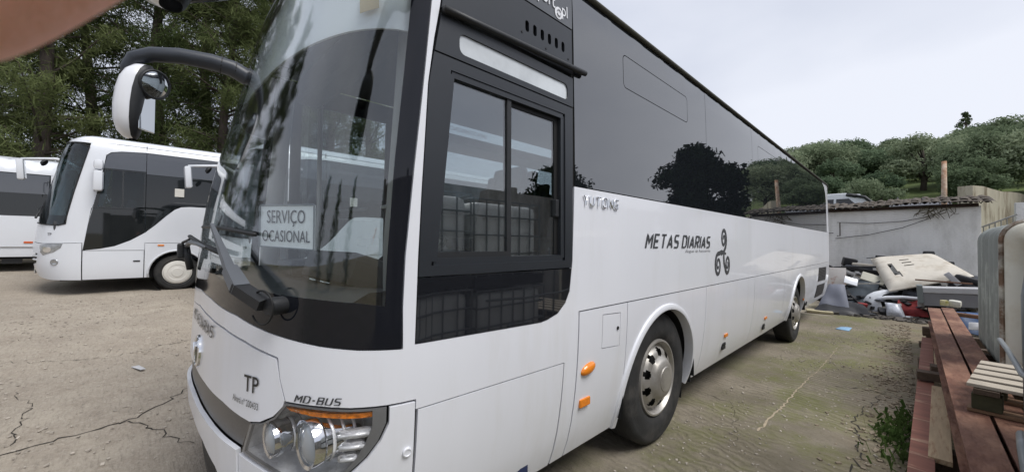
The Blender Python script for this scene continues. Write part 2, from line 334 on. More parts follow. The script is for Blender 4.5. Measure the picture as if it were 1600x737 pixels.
# ------------------------------------------------------------------ ground
def sstep(a, b, x):
    t = min(max((x-a)/(b-a), 0), 1); return t*t*(3-2*t)
def gz(x, y):
    k = sstep(-5, -1.5, x)
    z = k*(-.016-.0290*(min(max(y, -3), 8.74)-3.06))+(1-k)*.05
    z += .066*max(0, min(-x, 26)-1.6)
    return z
def ground_mat():
    m = bpy.data.materials.new('weathered_concrete'); m.use_nodes = True; n = m.node_tree.nodes; l = m.node_tree.links; b = n['Principled BSDF']
    b.inputs['Roughness'].default_value = .86; b.inputs['Specular IOR Level'].default_value = .3
    t = n.new('ShaderNodeTexCoord')
    def noise_(sc_, det=8, ro=.65, vec=None, st=None, dist=0):
        a = n.new('ShaderNodeTexNoise'); a.inputs['Scale'].default_value = sc_; a.inputs['Detail'].default_value = det; a.inputs['Roughness'].default_value = ro; a.inputs['Distortion'].default_value = dist
        if st:
            mpn = n.new('ShaderNodeMapping'); mpn.inputs['Scale'].default_value = st[0]; mpn.inputs['Rotation'].default_value = (0, 0, st[1]); l.new(t.outputs['Object'], mpn.inputs[0]); l.new(mpn.outputs[0], a.inputs['Vector'])
        else: l.new(t.outputs['Object'], a.inputs['Vector'])
        return a.outputs['Fac']
    def rng(s, a, c, lo=0., hi=1.):
        r = n.new('ShaderNodeMapRange'); r.inputs[1].default_value = a; r.inputs[2].default_value = c; r.inputs[3].default_value = lo; r.inputs[4].default_value = hi; l.new(s, r.inputs[0]); return r.outputs[0]
    def mixc(f, a, c, mode='MIX'):
        q = n.new('ShaderNodeMix'); q.data_type = 'RGBA'; q.blend_type = mode
        if hasattr(f, 'links'): l.new(f, q.inputs[0])
        else: q.inputs[0].default_value = f
        for s_, v in ((6, a), (7, c)):
            if hasattr(v, 'links'): l.new(v, q.inputs[s_])
            else: q.inputs[s_].default_value = (*v, 1)
        return q.outputs[2]
    def math_(op, a, c):
        q = n.new('ShaderNodeMath'); q.operation = op
        for s_, v in ((0, a), (1, c)):
            if hasattr(v, 'links'): l.new(v, q.inputs[s_])
            else: q.inputs[s_].default_value = v
        return q.outputs[0]
    big = noise_(.55, 6, .6); med = noise_(3.2, 8, .7); fine = noise_(38, 6, .75); grit = noise_(160, 3, .6)
    streak = noise_(9, 6, .7, st=((1, 5.5, 1), R(-8)), dist=.3)
    c = mixc(rng(big, .35, .65), (.43, .375, .30), (.33, .287, .232))
    c = mixc(rng(noise_(.22, 4, .5), .48, .62, 0, .5), c, (.30, .25, .195))
    c = mixc(rng(med, .42, .68), c, (.29, .245, .195))
    c = mixc(rng(streak, .5, .72, 0, .75), c, (.18, .155, .125))
    c = mixc(rng(fine, .48, .75, 0, .75), c, (.50, .44, .37))
    c = mixc(rng(grit, .66, .8, 0, .55), c, (.08, .07, .06))
    sep = n.new('ShaderNodeSeparateXYZ'); l.new(t.outputs['Object'], sep.inputs[0])
    # moss grows on the damp strip between the coach and the scrap, and damp dark concrete lies there
    side = rng(sep.outputs['X'], -1.2, .2)
    damp = math_('MULTIPLY', side, rng(noise_(.8, 5, .6), .36, .58, .6, .97)); c = mixc(damp, c, (.15, .13, .09))
    c = mixc(math_('MULTIPLY', side, rng(noise_(.55, 3, .5), .55, .66, 0, .5)), c, (.085, .075, .06))
    mo = math_('MULTIPLY', math_('MULTIPLY', side, rng(noise_(1.1, 7, .72), .45, .58)), rng(fine, .3, .5)); c = mixc(math_('MULTIPLY', mo, .6), c, (.135, .15, .032))
    soil = math_('MULTIPLY', rng(sep.outputs['X'], .8, 1.35), rng(noise_(2.3, 8, .7), .4, .58)); c = mixc(math_('MULTIPLY', soil, .8), c, (.20, .155, .105))
    # ridges from a brushed finish
    wv = n.new('ShaderNodeTexWave'); wv.wave_type = 'BANDS'; wv.bands_direction = 'Y'; wv.inputs['Scale'].default_value = 3.6; wv.inputs['Distortion'].default_value = 9; wv.inputs['Detail'].default_value = 5; wv.inputs['Detail Scale'].default_value = 1.4
    mpw = n.new('ShaderNodeMapping'); mpw.inputs['Rotation'].default_value = (0, 0, R(12)); l.new(t.outputs['Object'], mpw.inputs[0]); l.new(mpw.outputs[0], wv.inputs[0])
    ridge = math_('MULTIPLY', math_('MULTIPLY', wv.outputs['Fac'], side), rng(noise_(.9, 4, .6), .38, .55))
    c = mixc(math_('MULTIPLY', ridge, .28), c, (.40, .35, .26))
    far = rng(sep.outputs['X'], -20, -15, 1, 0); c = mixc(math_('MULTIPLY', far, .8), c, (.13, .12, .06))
    l.new(c, b.inputs['Base Color'])
    h = math_('ADD', math_('MULTIPLY', fine, .6), math_('ADD', math_('MULTIPLY', med, .9), math_('ADD', math_('MULTIPLY', ridge, .45), math_('MULTIPLY', streak, .5))))
    bp = n.new('ShaderNodeBump'); bp.inputs['Strength'].default_value = .8; bp.inputs['Distance'].default_value = .035; l.new(h, bp.inputs['Height']); l.new(bp.outputs[0], b.inputs['Normal'])
    return m
def axis(lo, hi, c0, c1, st, grow):
    a = [c0]
    while a[-1] < c1: a.append(a[-1]+st)
    s = st
    while a[-1] < hi: s *= grow; a.append(min(a[-1]+s, hi))
    s = st; b = []
    v = c0
    while v > lo: s *= grow; v = max(v-s, lo); b.append(v)
    return b[::-1]+a
gx = axis(-400, 400, -12, 5, .12, 1.25); gy = axis(-400, 500, -3, 17, .12, 1.25)
GV = []; 
for y in gy:
    for x in gx:
        n_ = noise.noise(Vector((x*.9, y*.9, 0)))*.012+noise.noise(Vector((x*3.1, y*3.1, 3)))*.005
        GV.append((x, y, gz(x, y)+(n_ if -30 < x < 30 else 0)))
nx_ = len(gx)
GF = [(j*nx_+i, j*nx_+i+1, (j+1)*nx_+i+1, (j+1)*nx_+i) for j in range(len(gy)-1) for i in range(nx_-1)]
ground = tag(mesh('ground', GV, GF, ground_mat(), smooth=True), kind='structure')
CRK = mat('crack_dirt', (.03, .026, .02), rough=.95, var=.3, scale=20)
JOINT = mat('mortar_joint', (.34, .28, .2), rough=.9, var=.3, scale=20)
def crack(pts, w0, seed, m=CRK, name='crack', jit=.03):
    rnd = random.Random(seed); P = []
    for (a, b) in zip(pts[:-1], pts[1:]):
        n = max(2, int(math.hypot(b[0]-a[0], b[1]-a[1])/.05))
        P += [(a[0]+(b[0]-a[0])*k/n+rnd.uniform(-jit, jit), a[1]+(b[1]-a[1])*k/n+rnd.uniform(-jit, jit)) for k in range(n)]
    P.append(pts[-1]); V = []; F = []
    for i, p in enumerate(P):
        q0, q1 = P[max(i-1, 0)], P[min(i+1, len(P)-1)]; d = Vector((q1[0]-q0[0], q1[1]-q0[1])); d = d.normalized() if d.length else Vector((1, 0)); nn = Vector((-d.y, d.x))
        ww = w0*rnd.uniform(.25, 1.)*(1-.7*i/len(P))
        for s_ in (-1, 1):
            x, y = p[0]+nn.x*ww*s_, p[1]+nn.y*ww*s_
            V.append((x, y, gz(x, y)+noise.noise(Vector((x*.9, y*.9, 0)))*.012+noise.noise(Vector((x*3.1, y*3.1, 3)))*.005+.004))
        if i: F.append((2*i-2, 2*i-1, 2*i+1, 2*i))
    return mesh(name, V, F, m, ground)
crack([(-2.75, -1.0), (-2.87, -.62), (-2.95, -.3), (-3.0, .0), (-3.25, .2), (-3.55, .42), (-3.9, .6)], .014, 3)
crack([(-2.97, .0), (-2.75, .12), (-2.5, .2), (-2.3, .33)], .009, 4)
crack([(-3.0, -.62), (-3.5, -.6), (-3.75, -.62), (-4.2, -.75)], .007, 5)
crack([(-5.5, 1.6), (-5.2, .4), (-4.9, -.3), (-5.4, -1.2)], .007, 7, jit=.05)
crack([(.44, 3.95), (.47, 5.6), (.51, 7.45), (.52, 9.0)], .012, 8, JOINT, 'joint', .012)
crack([(1.05, 3.0), (1.1, 4.2), (1.0, 5.0), (1.2, 6.4)], .012, 9)
crack([(.75, 6.1), (1.05, 6.3), (1.3, 6.1)], .01, 10)
crack([(-.4, 4.6), (.1, 4.5), (.35, 3.6)], .005, 11)

# ------------------------------------------------------------------ main coach
CB = Body([.2, .3, .53, .815, .984, 1.315, 1.483, 1.687, 2.0, 2.338, 2.673, 3.026, 3.2, 3.32],
          [.30, .275, .248, .229, .231, .246, .255, .272, .325, .405, .485, .565, .64, .80],
          [.2, .3, .4, .5, .65, .8, 1.0, 1.2, 1.9, 2.5, 3.1, 3.2, 3.32],
          [-.16, -.12, -.085, -.06, -.035, -.018, -.005, 0, 0, -.01, -.03, -.055, -.16], .90, 2.7, 1.25, 12.62, .2)
UC = CB.UC; MI = CB.mir
OFF = Vector((-1.25, 6.4, -.1))
coach = thing('coach', 'large white touring coach with black side glass parked in the foreground', 'coach', OFF)
G = .004
WSR = [(.90, 3.03), (.865, 2.61), (.835, 2.247), (.805, 1.902), (.779, 1.546), (.773, 1.347), (.775, 1.187)]
WSB = [(.649, 1.20), (.543, 1.217), (.397, 1.248), (.185, 1.296), (-.195, 1.33), (UC, 1.345)]
FRL = [(.722, 1.355), (.647, 1.371), (.52, 1.387), (.2, 1.415), (-.2, 1.44), (UC, 1.45)]
FRR = [(.835, 2.97), (.80, 2.61), (.772, 2.247), (.745, 1.902), (.727, 1.546)]
def closed_sym(half):   # half goes from the outer edge to the centre line along the bottom
    return half+[(2*UC-u, z) for u, z in reversed(half[:-1])]
clear = FRR+FRL
ws = panel(CB, 'windscreen', closed_sym(clear), WSGL, coach, thick=.006, off=0)
fr_out = WSR+WSB; outer_b = closed_sym(fr_out)
panel(CB, 'frit_border', outer_b, FRIT, ws, thick=.006, holes=[closed_sym(clear)])
# white shell, left half: pillar, fascia, belt
HT = [(.402, 1.158), (.25, 1.195), (.07, 1.221), (-.2, 1.240), (UC, 1.255)]
HBt = [(.416, 1.089), (.436, 1.008), (.43, .985), (.397, .945), (.343, .913), (.292, .902), (.2, .915), (.1, .930), (-.2, .943), (UC, .946)]
sh = [(.915, 3.03)]
sh = [(u+G, z) for u, z in WSR[:-1]]+[(.775+G, 1.187-G)]+[(u, z-G) for u, z in WSB]
shl = sh+[(u, z+.009) for u, z in reversed(HT)]+[(.411, 1.163), (.42, 1.089), (.441, 1.008)]
shl += [(.53, 1.0), (.629, .988), (.734, .98), (.827, .976), (.827, .936), (1.765, .921), (1.768, .30), (1.886, .30), (1.886, 1.2), (12.6, 1.2), (12.6, 1.936), (1.838, 1.936)]
DPL = [(.821, 1.198), (.828, 1.545), (.837, 1.803), (.858, 2.255), (.881, 2.454), (.909, 2.634), (.955, 3.03)]
DPR = [(1.824, 3.03), (1.827, 2.66), (1.818, 1.50), (1.793, 1.325), (1.755, 1.262), (1.69, 1.212), (1.60, 1.188), (1.547, 1.181)]
shl += [(u+G, z-G) for u, z in DPR[2:]]+[(u-G, z-(G if i == 0 else 0)) for i, (u, z) in enumerate(DPL)]
panel(CB, 'body_shell', shl, PAINT, coach)
# right half
shr = sh+[(u, z+G) for u, z in reversed(HT)]+[(.406, 1.16), (.42, 1.089), (.441, 1.008), (.53, 1.0), (.629, .988), (.734, .98), (.95, .976), (.95, 1.2), (.955, 3.03)]
panel(CB, 'body_shell', MI(shr), PAINT, coach)
panel(CB, 'side_panel', MI([(1.95, .30), (12.6, .30), (12.6, 1.936), (1.95, 1.936)]), PAINT, coach, dz=.15, du_side=.8)
# hood, strip, bumper
hood = panel(CB, 'hood_panel', closed_sym([HT[0]]+HBt)[::1] if False else HT[::-1]+HBt[:-1]+[(UC, .946)]+[(2*UC-u, z) for u, z in reversed(HBt[:-1])]+[(2*UC-u, z) for u, z in HT[:-1]], PAINT, coach)
sb = [(.286, .896), (.2, .908), (.1, .923), (-.2, .936), (UC, .94)]
st_lo = [(.236, .785), (.1, .795), (-.008, .802), (-.3, .812), (UC, .816)]
panel(CB, 'grille_strip', closed_sym(sb)+[(2*UC-u, z) for u, z in st_lo[:-1]]+st_lo[::-1], GREYST, coach, off=-.012)
lip = [(u, z-.006) for u, z in st_lo]
panel(CB, 'bumper_lip', closed_sym(lip)+MI([(.232, .50), (.04, .64), (-.18, .685)])+[(UC, .70), (-.18, .685), (.04, .64), (.232, .50)], PAINT, coach, off=.012)
panel(CB, 'bumper_valance', [(.23, .62), (.23, .33), (UC, .33), (2*UC-.23, .33), (2*UC-.23, .62), (UC, .69)], PLAST, coach, off=-.03)
HL = [(.438, 1.0), (.53, .992), (.629, .980), (.734, .972), (.734, .911), (.711, .847), (.674, .789), (.631, .744), (.56, .705), (.48, .697), (.42, .717), (.35, .742), (.246, .768), (.292, .894), (.35, .909), (.397, .94)]
bc = [(.741, .97), (.822, .967), (.826, .30), (.24, .30), (.238, .760)]+[(.35, .735), (.42, .709), (.48, .689), (.56, .697), (.634, .737), (.679, .785), (.717, .845), (.741, .909)]
for f_ in (lambda p: p, MI): panel(CB, 'bumper_corner', f_(bc), PAINT, coach, off=.004)
# lower side panels
AC, AZ, AR = 3.10, .44, .63
AC2 = 8.78; AZ2 = .40
def archpoly(u0_, u1, c, zc, r, z0=.30, z1=1.192):
    n = 28; pts = []
    a0 = math.asin((z0-zc)/r) if abs((z0-zc)/r) < 1 else -.3
    for k in range(n+1):
        a = a0+(math.pi-2*a0)*k/n; pts.append((c+r*math.cos(a), zc+r*math.sin(a)))
    return [(u0_, z1), (u0_, z0)]+pts[::-1]+[(u1, z0), (u1, z1)]
def flange(parent, c, zc, r, z0=.30):
    mb = MB(); n = 40; a0 = math.asin((z0-zc)/r); prof = [(.052, -.004), (.045, .012), (.02, .022), (.004, .018), (0, .0), (.0, -.06)]
    V = []; F = []
    for k in range(n+1):
        a = a0+(math.pi-2*a0)*k/n
        for dr, of in prof:
            V.append(CB.at(c+(r+dr-.002)*math.cos(a), max(zc+(r+dr-.002)*math.sin(a), .28), of))
    m_ = len(prof)
    for k in range(n):
        for j in range(m_-1): F.append((k*m_+j, k*m_+j+1, (k+1)*m_+j+1, (k+1)*m_+j))
    mb.add(V, F); return mb.obj('wheel_arch_lip', PAINT, parent, angle=40)
panel(CB, 'service_panel', [(.835, .930), (1.758, .915), (1.752, .30), (.835, .30)], PAINT, coach)
fp = panel(CB, 'fuel_hatch', [(1.897, 1.192), (2.46, 1.192), (2.46, .30), (1.897, .30)], PAINT, coach, holes=[[(2.148, 1.148), (2.371, 1.136), (2.371, .908), (2.148, .926)]])
ff = panel(CB, 'filler_flap', [(2.152, 1.143), (2.367, 1.131), (2.367, .913), (2.152, .931)], PAINT, fp)
MB().lathe([(0, .006), (.012, .006), (.012, -.002)], CB.at(2.335, 1.035), (1, 0, 0), 12).obj('lock', BLKDEC, fp)
panel(CB, 'arch_panel', archpoly(2.467, 3.982, AC, AZ, AR), PAINT, coach); flange(coach, AC, AZ, AR)
lug = [panel(CB, 'luggage_door', [(a, 1.192), (b, 1.192), (b, .30), (a, .30)], PAINT, coach) for a, b in ((3.988, 5.716), (5.722, 7.50))]
panel(CB, 'arch_panel', archpoly(7.506, 10.42, AC2, AZ2, AR), PAINT, coach); flange(coach, AC2, AZ2, AR)
gr1 = [(10.95, 1.11), (12.15, 1.09), (12.15, .765), (10.9, .80)]; gr2 = [(10.88, .72), (12.15, .70), (12.1, .41), (10.8, .43)]
ed = panel(CB, 'engine_door', [(10.426, 1.192), (12.6, 1.192), (12.6, .34), (10.426, .30)], PAINT, coach, holes=[gr1, gr2])
GRL = mat('grille_mesh', (.03, .027, .025), rough=.6, var=.3, scale=50)
for g_ in (gr1, gr2):
    gp = panel(CB, 'vent_grille', g_, GRL, ed, off=-.008); mb = MB()
    zt = (g_[0][1]+g_[1][1])/2; zb = (g_[2][1]+g_[3][1])/2
    for k in range(9):
        z = zb+(zt-zb)*(k+.5)/9; mb.box(((CB.at(11.5, z, -.002)).x, 11.52, z), (.012, 1.15, .012), Matrix.Rotation(R(35), 3, 'Y'))
    mb.obj('louvre', GRL, gp)
panel(CB, 'rear_corner', [(12.225, 1.942), (12.605, 1.942), (12.605, .34), (12.92, .40), (12.92, 3.03), (12.78, 3.10), (12.605, 3.137), (11.73, 3.137), (12.03, 3.045), (12.185, 2.905), (12.225, 2.75)], PAINT, coach, du_front=.04)
panel(CB, 'rear_panel', [(12.925, .40), (15.3, .40), (15.3, 3.0), (12.925, 3.0)], PAINT, coach, du_side=.5, fine=lambda u: .4)
mb = MB(); mb.box((-.02, 12.56, 1.455), (.03, .06, .23), bev=.008); mb.obj('tail_marker', mat('dark_red_lens', (.10, .03, .03), rough=.2), coach)
# black backing sheets added so the panel gaps read dark
bk = archpoly(.92, 12.55, AC, AZ, AR+.02, .31, 1.92)
bk2 = archpoly(6.0, 12.55, AC2, AZ2, AR+.02, .31, 1.92)
panel(CB, 'gap_backing', archpoly(.92, 6.0, AC, AZ, AR+.02, .31, 1.15), MATTE, coach, off=-.025, thick=.01, dz=.15)
panel(CB, 'gap_backing', bk2, MATTE, coach, off=-.025, thick=.01, dz=.15)
panel(CB, 'gap_backing', [(.91, .31), (.91, 1.14), (.4, 1.14), (-.2, 1.25), (UC, 1.27), (2*UC+.2, 1.25), (2*UC-.4, 1.14), (2*UC-.91, 1.14), (2*UC-.91, .31)], MATTE, coach, off=-.03, thick=.01, holes=[HL, MI(HL)])
# side glazing
def rr(u0_, u1, z0, z1, r, n=4):
    P = []
    for cx, cz, a in ((u1-r, z1-r, 0), (u0_+r, z1-r, 90), (u0_+r, z0+r, 180), (u1-r, z0+r, 270)):
        P += [(cx+r*math.cos(R(a+90*k/n)), cz+r*math.sin(R(a+90*k/n))) for k in range(n+1)]
    return P
ed_ = [1.843, 4.02, 5.67, 7.37, 9.2, 10.8, 12.22]
for i in range(6):
    a, b = ed_[i]+(.003 if i else 0), ed_[i+1]-.003; hs = None
    if i == 0: hs = (2.42, 3.56, 2.70, 2.94)
    if i == 2: hs = (5.95, 7.15, 2.70, 2.94)
    z1 = 3.135; top = [(b, z1), (a, z1)] if i < 5 else [(b-.04, 2.9), (b-.2, 3.04), (b-.5, z1), (a, z1)]
    poly = [(a, 1.943), (b, 1.943)]+([(b, 2.75)] if i == 5 else [])+top
    p = panel(CB, 'side_window', poly, SIDEGL, coach, thick=.006, holes=[rr(*hs, .04)] if hs else (), dz=.14)
    if hs:
        panel(CB, 'window_hatch', rr(hs[0]+.006, hs[1]-.006, hs[2]+.006, hs[3]-.006, .035), SIDEGL, p, thick=.006, dz=.14)
        panel(CB, 'hatch_seal', rr(hs[0]-.002, hs[1]+.002, hs[2]-.002, hs[3]+.002, .042), GASKET, p, thick=.004, off=-.008, dz=.14)
    panel(CB, 'window_seal', [(ed_[i]-.02, 1.93), (ed_[i]+.02, 1.93), (ed_[i]+.02, 3.14), (ed_[i]-.02, 3.14)], GASKET, p, thick=.004, off=-.008, dz=.14)
    # right-hand windows: lighter tint in front so daylight enters the cab
    if i: panel(CB, 'side_window', MI(poly), DRGL if i < 3 else SIDEGL, coach, thick=.006, dz=.2)
panel(CB, 'side_window', MI([(2.0, 1.943), (4.017, 1.943), (4.017, 3.13), (2.0, 3.13)]), DRGL, coach, thick=.006, dz=.2)
# entrance door on the far side
dr = panel(CB, 'entrance_door', MI([(.965, .31), (1.94, .31), (1.94, 3.03), (.965, 3.03)]), PLAST, coach, holes=[MI([(1.05, .55), (1.86, .55), (1.86, 2.85), (1.05, 2.85)])], dz=.2)
panel(CB, 'door_glass', MI([(1.05, .55), (1.86, .55), (1.86, 2.85), (1.05, 2.85)]), DRGL, dr, thick=.006, off=-.004, dz=.2)
# roof
V = []; F = []; us_ = []
u = CB.UC-CB.YR+CB.UC
lst = [0.0]
uu = [15.4, 14.2, 13.2, 12.93]+[12.93-.04*k for k in range(1, 8)]+[12.0, 9, 6, 3, 1.2]+[.9-.08*k for k in range(0, 20)]
uu = uu+[2*UC-x for x in reversed(uu) if x < 12.95]
zr = [3.137, 3.19, 3.24, 3.29, 3.32]
for z in zr:
    for u in uu: V.append(CB.P(u, z))
m_ = len(uu); ctr = [Vector((-1.25, 0, 3.42))]
for u in uu:
    p = CB.P(u, 3.32); V.append(Vector((-1.25+(p.x+1.25)*.5, 6.4+(p.y-6.4)*.97, 3.41)))
for u in uu:
    p = CB.P(u, 3.32); V.append(Vector((-1.25, 6.4+(p.y-6.4)*.95, 3.43)))
for j in range(len(zr)+1):
    for i in range(m_-1): F.append((j*m_+i, j*m_+i+1, (j+1)*m_+i+1, (j+1)*m_+i))
mesh('roof', V, F, PAINT, coach, smooth=True)
mb = MB(); mb.tube([CB.at(y, 3.15, .008) for y in (1.83, 3, 5, 7, 9, 11, 12.3, 12.5)]+[CB.at(12.6, 3.12, .006), CB.at(12.7, 3.06, .004)], .018, 8)
mb.obj('roof_gutter', mat('weathered_gutter', (.05, .048, .035), rough=.8, var=.3, scale=12), coach, smooth=True)
panel(CB, 'roof_front_panel', [(.95, 3.035), (.95, 3.14), (UC, 3.14), (2*UC-.95, 3.14), (2*UC-.95, 3.035), (2*UC-.9, 3.035), (UC, 3.035), (.9, 3.035)], FRAMEB, coach)
# ---- driver's window bay
bay = panel(CB, 'driver_window_surround', [(.827, 1.462), (.837, 1.803), (.858, 2.255), (.878, 2.398), (1.826, 2.398), (1.818, 1.50), (1.812, 1.462)], FRAMEB, coach, holes=[[(.872, 1.505), (.957, 2.345), (1.752, 2.345), (1.752, 1.505)]])
panel(CB, 'lower_black_panel', [(.821, 1.2), (.827, 1.456), (1.811, 1.456), (1.793, 1.325), (1.755, 1.262), (1.69, 1.212), (1.60, 1.188), (1.547, 1.183)], BLACKP, coach, off=.0)
tr = panel(CB, 'transom_panel', [(.879, 2.403), (.905, 2.575), (1.827, 2.575), (1.826, 2.403)], FRAMEB, coach, off=.004, holes=[rr(1.0, 1.775, 2.432, 2.525, .03)])
panel(CB, 'transom_glass', rr(1.0, 1.775, 2.432, 2.525, .03), mat('transom_sky_paint', (.55, .58, .60), rough=.08, var=.25, scale=3, ior=1.8), tr, off=-.004, thick=.005)  # pale base colour stands in for sky seen through the transom
vp_h = []
for k in range(6):
    y = 1.44+k*.0602; vp_h.append(rr(y-.014, y+.014, 2.705, 2.765, .0139, 5))
vp = panel(CB, 'vent_panel', [(.909, 2.60), (.945, 2.865), (1.827, 2.865), (1.827, 2.60)], FRAMEB, coach, holes=vp_h)
panel(CB, 'vent_backing', [(1.38, 2.68), (1.38, 2.79), (1.80, 2.79), (1.80, 2.68)], MATTE, vp, off=-.03, thick=.005)
for y, z in ((1.40, 2.69), (1.59, 2.67), (1.79, 2.68)): MB().lathe([(0, .003), (.006, .003), (.006, -.002)], CB.at(y, z), (1, 0, 0), 8).obj('screw', BLKDEC, vp)
ug = panel(CB, 'upper_glass', [(.948, 2.872), (.958, 3.03), (.96, 3.135), (1.836, 3.135), (1.829, 2.872)], mat('grey_upper_glass', (.05, .054, .06), rough=.05, ior=1.8), coach, off=.002)
lettering('lettering', 'mport', lambda a, b, o: CB.at(1.455+a, 2.905+b, .006), .215, .085, WHTDEC, ug)
lettering('lettering', 'pl', lambda a, b, o: CB.at(1.732+a, 2.895+b, .006), .05, .09, WHTDEC, ug)
mb = MB(); mb.lathe([(.0, .006), (.034, .006), (.034, .003)], CB.at(1.700, 2.915), (1, 0, 0), 20); lg = mb.obj('logo_disc', WHTDEC, ug)
mb = MB()
for s_ in (-1, 1): mb.tube([CB.at(1.700+.014*math.cos(a)*s_, 2.915+.006*s_+.012*math.sin(a)*s_, .008) for a in [k*.4 for k in range(9)]], .003, 5)
mb.obj('logo_mark', mat('grey_mark', (.3, .3, .32), rough=.5), lg)
mb = MB(); pts = [CB.at(y, 2.583+(y-.9)*.046, .022) for y in (.905, 1.1, 1.3, 1.5, 1.7, 1.93)]
mb.tube(pts, .016, 8); mb.obj('drip_rail', PLAST, coach, smooth=True)
# window frame and sliding panes
def bar(mb, a, b, w, d, off):  # bar on side skin between (u,z) points
    A = CB.at(*a, off); B_ = CB.at(*b, off); t = (B_-A).normalized(); n_ = Vector((1, 0, 0)); s_ = t.cross(n_).normalized()*w/2
    V = []
    for q in (A, B_):
        for dn in (0, -d):
            for sg in (-1, 1): V.append(q+s_*sg+n_*dn)
    mb.add(V, [(0, 1, 5, 4), (2, 6, 7, 3), (0, 2, 3, 1), (4, 5, 7, 6), (0, 4, 6, 2), (1, 3, 7, 5)])
fr = MB()
wa, wb, wc, wd_ = (.884, 1.52), (.965, 2.33), (1.738, 2.33), (1.738, 1.52)
bar(fr, wa, wb, .028, .04, -.004); bar(fr, wb, wc, .026, .04, -.005); bar(fr, wc, wd_, .035, .05, -.006); bar(fr, wd_, wa, .03, .045, -.007)
fr.obj('window_frame', FRAMEB, bay)
mb = MB(); bar(mb, (1.318, 1.53), (1.318, 2.32), .028, .03, -.012); bar(mb, (.9, 1.545), (1.32, 1.545), .03, .02, -.012); mb.obj('sliding_frame', PLAST, bay)
mb = MB(); bar(mb, (1.705, 1.54), (1.705, 2.315), .03, .02, -.03); bar(mb, (1.33, 2.305), (1.7, 2.305), .02, .02, -.03); mb.obj('inner_track', GASKET, bay)
panel(CB, 'window_pane', [(.89, 1.528), (.97, 2.322), (1.31, 2.322), (1.31, 1.528)], DRGL, bay, thick=.005, off=-.022)
panel(CB, 'window_pane', [(1.32, 1.528), (1.32, 2.322), (1.73, 2.322), (1.73, 1.528)], DRGL, bay, thick=.005, off=-.036)
MB().box(CB.at(.92, 1.84, -.03), (.03, .03, .09), bev=.006).obj('window_catch', PLAST, bay); MB().box(CB.at(1.70, 1.80, -.03), (.03, .03, .10), bev=.006).obj('window_catch', PLAST, bay)
# ---- lettering and badges
SIDE = lambda y0_, z0, o0=.003: (lambda a, b, o: CB.at(y0_+a, z0+b, o0))
strokes('maker_badge', 'YUTONG', lambda a, b, o: CB.at(1.918+a, 1.835+b, o+.004), .40, .058, CHROME, coach, shear=.1, tube=.005)
strokes('company_lettering', 'METAS DIARIAS', lambda a, b, o: CB.at(2.72+a, 1.572+b, o), 1.36, .108, DECAL, coach, sw=.2)
lettering('company_lettering', 'Aluguer de Autocarros', SIDE(3.46, 1.522), .62, .035, mat('grey_decal', (.25, .25, .26), rough=.5), coach)
# triskele: three spirals
def spiral_arm(c, rad, turn0, sgn, join, w0):
    pts = []; n = 34
    for k in range(n):
        t = k/(n-1); a = turn0+sgn*t*3.35*math.pi; r = rad*(1-.86*t); pts.append((c[0]+r*math.cos(a)*.92, c[1]+r*math.sin(a)*1.2, w0*(1.05-.55*t)))
    return join+pts
def ribbon(mb, pts):
    V = []; F = []
    for i, (y, z, w_) in enumerate(pts):
        a, b = pts[max(i-1, 0)], pts[min(i+1, len(pts)-1)]; d = Vector((b[0]-a[0], b[1]-a[1])).normalized(); n_ = Vector((-d.y, d.x))*w_/2
        V += [CB.at(y+n_.x, z+n_.y, .003), CB.at(y-n_.x, z-n_.y, .003)]
        if i: F.append((2*i-2, 2*i-1, 2*i+1, 2*i))
    mb.add(V, F)
mb = MB(); ctr = (4.455, 1.51)
ribbon(mb, spiral_arm((4.49, 1.665), .095, -.25*math.pi, 1, [(4.40, 1.50, .03), (4.50, 1.535, .04), (4.55, 1.58, .045)], .042))
ribbon(mb, spiral_arm((4.315, 1.39), .10, .55*math.pi, 1, [(4.56, 1.505, .02), (4.42, 1.53, .04), (4.36, 1.515, .045)], .042))
ribbon(mb, spiral_arm((4.61, 1.395), .09, -.9*math.pi, 1, [(4.49, 1.54, .03), (4.49, 1.47, .045), (4.50, 1.41, .045)], .042))
mb.obj('spiral_emblem', DECAL, coach)
strokes('bonnet_lettering', 'METAS DIARIAS', lambda a, b, o: CB.at(-.98+a, 1.172+b-.01*a, o), .92, .052, DECAL, hood, sw=.2)
lettering('bonnet_lettering', 'TP', lambda a, b, o: CB.at(.262+a, 1.015+b, .003), .075, .062, BLKDEC, hood, bold=.006)
lettering('bonnet_lettering', 'Alvará nº 200433', lambda a, b, o: CB.at(.192+a, .962+b-.05*a, .003), .145, .026, DECAL, hood)
strokes('front_lettering', 'MD-BUS', lambda a, b, o: CB.at(.472+a, 1.012+b-.09*a, o), .135, .026, DECAL, coach, sw=.2)
mb = MB(); e0 = CB.at(-.50, 1.045, .002); en = CB.nrm(-.50, 1.045)
mb.lathe([(0, .008), (.05, .008), (.062, .006), (.070, .011), (.078, .007), (.080, -.004)], e0, en, 36); em = mb.obj('round_badge', CHROME, hood, angle=35); MB().lathe([(0, .0095), (.058, .0095), (.060, .005)], e0, en, 32).obj('badge_face', BLACKP, em, angle=35)
mb = MB(); t_ = en.cross(Vector((0, 0, 1))).normalized()
for s_ in (-1, 1): mb.tube([e0+en*.012+t_*(.0), e0+en*.012+t_*.038*s_+Vector((0, 0, .036))], .007, 6)
mb.tube([e0+en*.012, e0+en*.012-Vector((0, 0, .05))], .007, 6); mb.obj('badge_mark', CHROME, em)
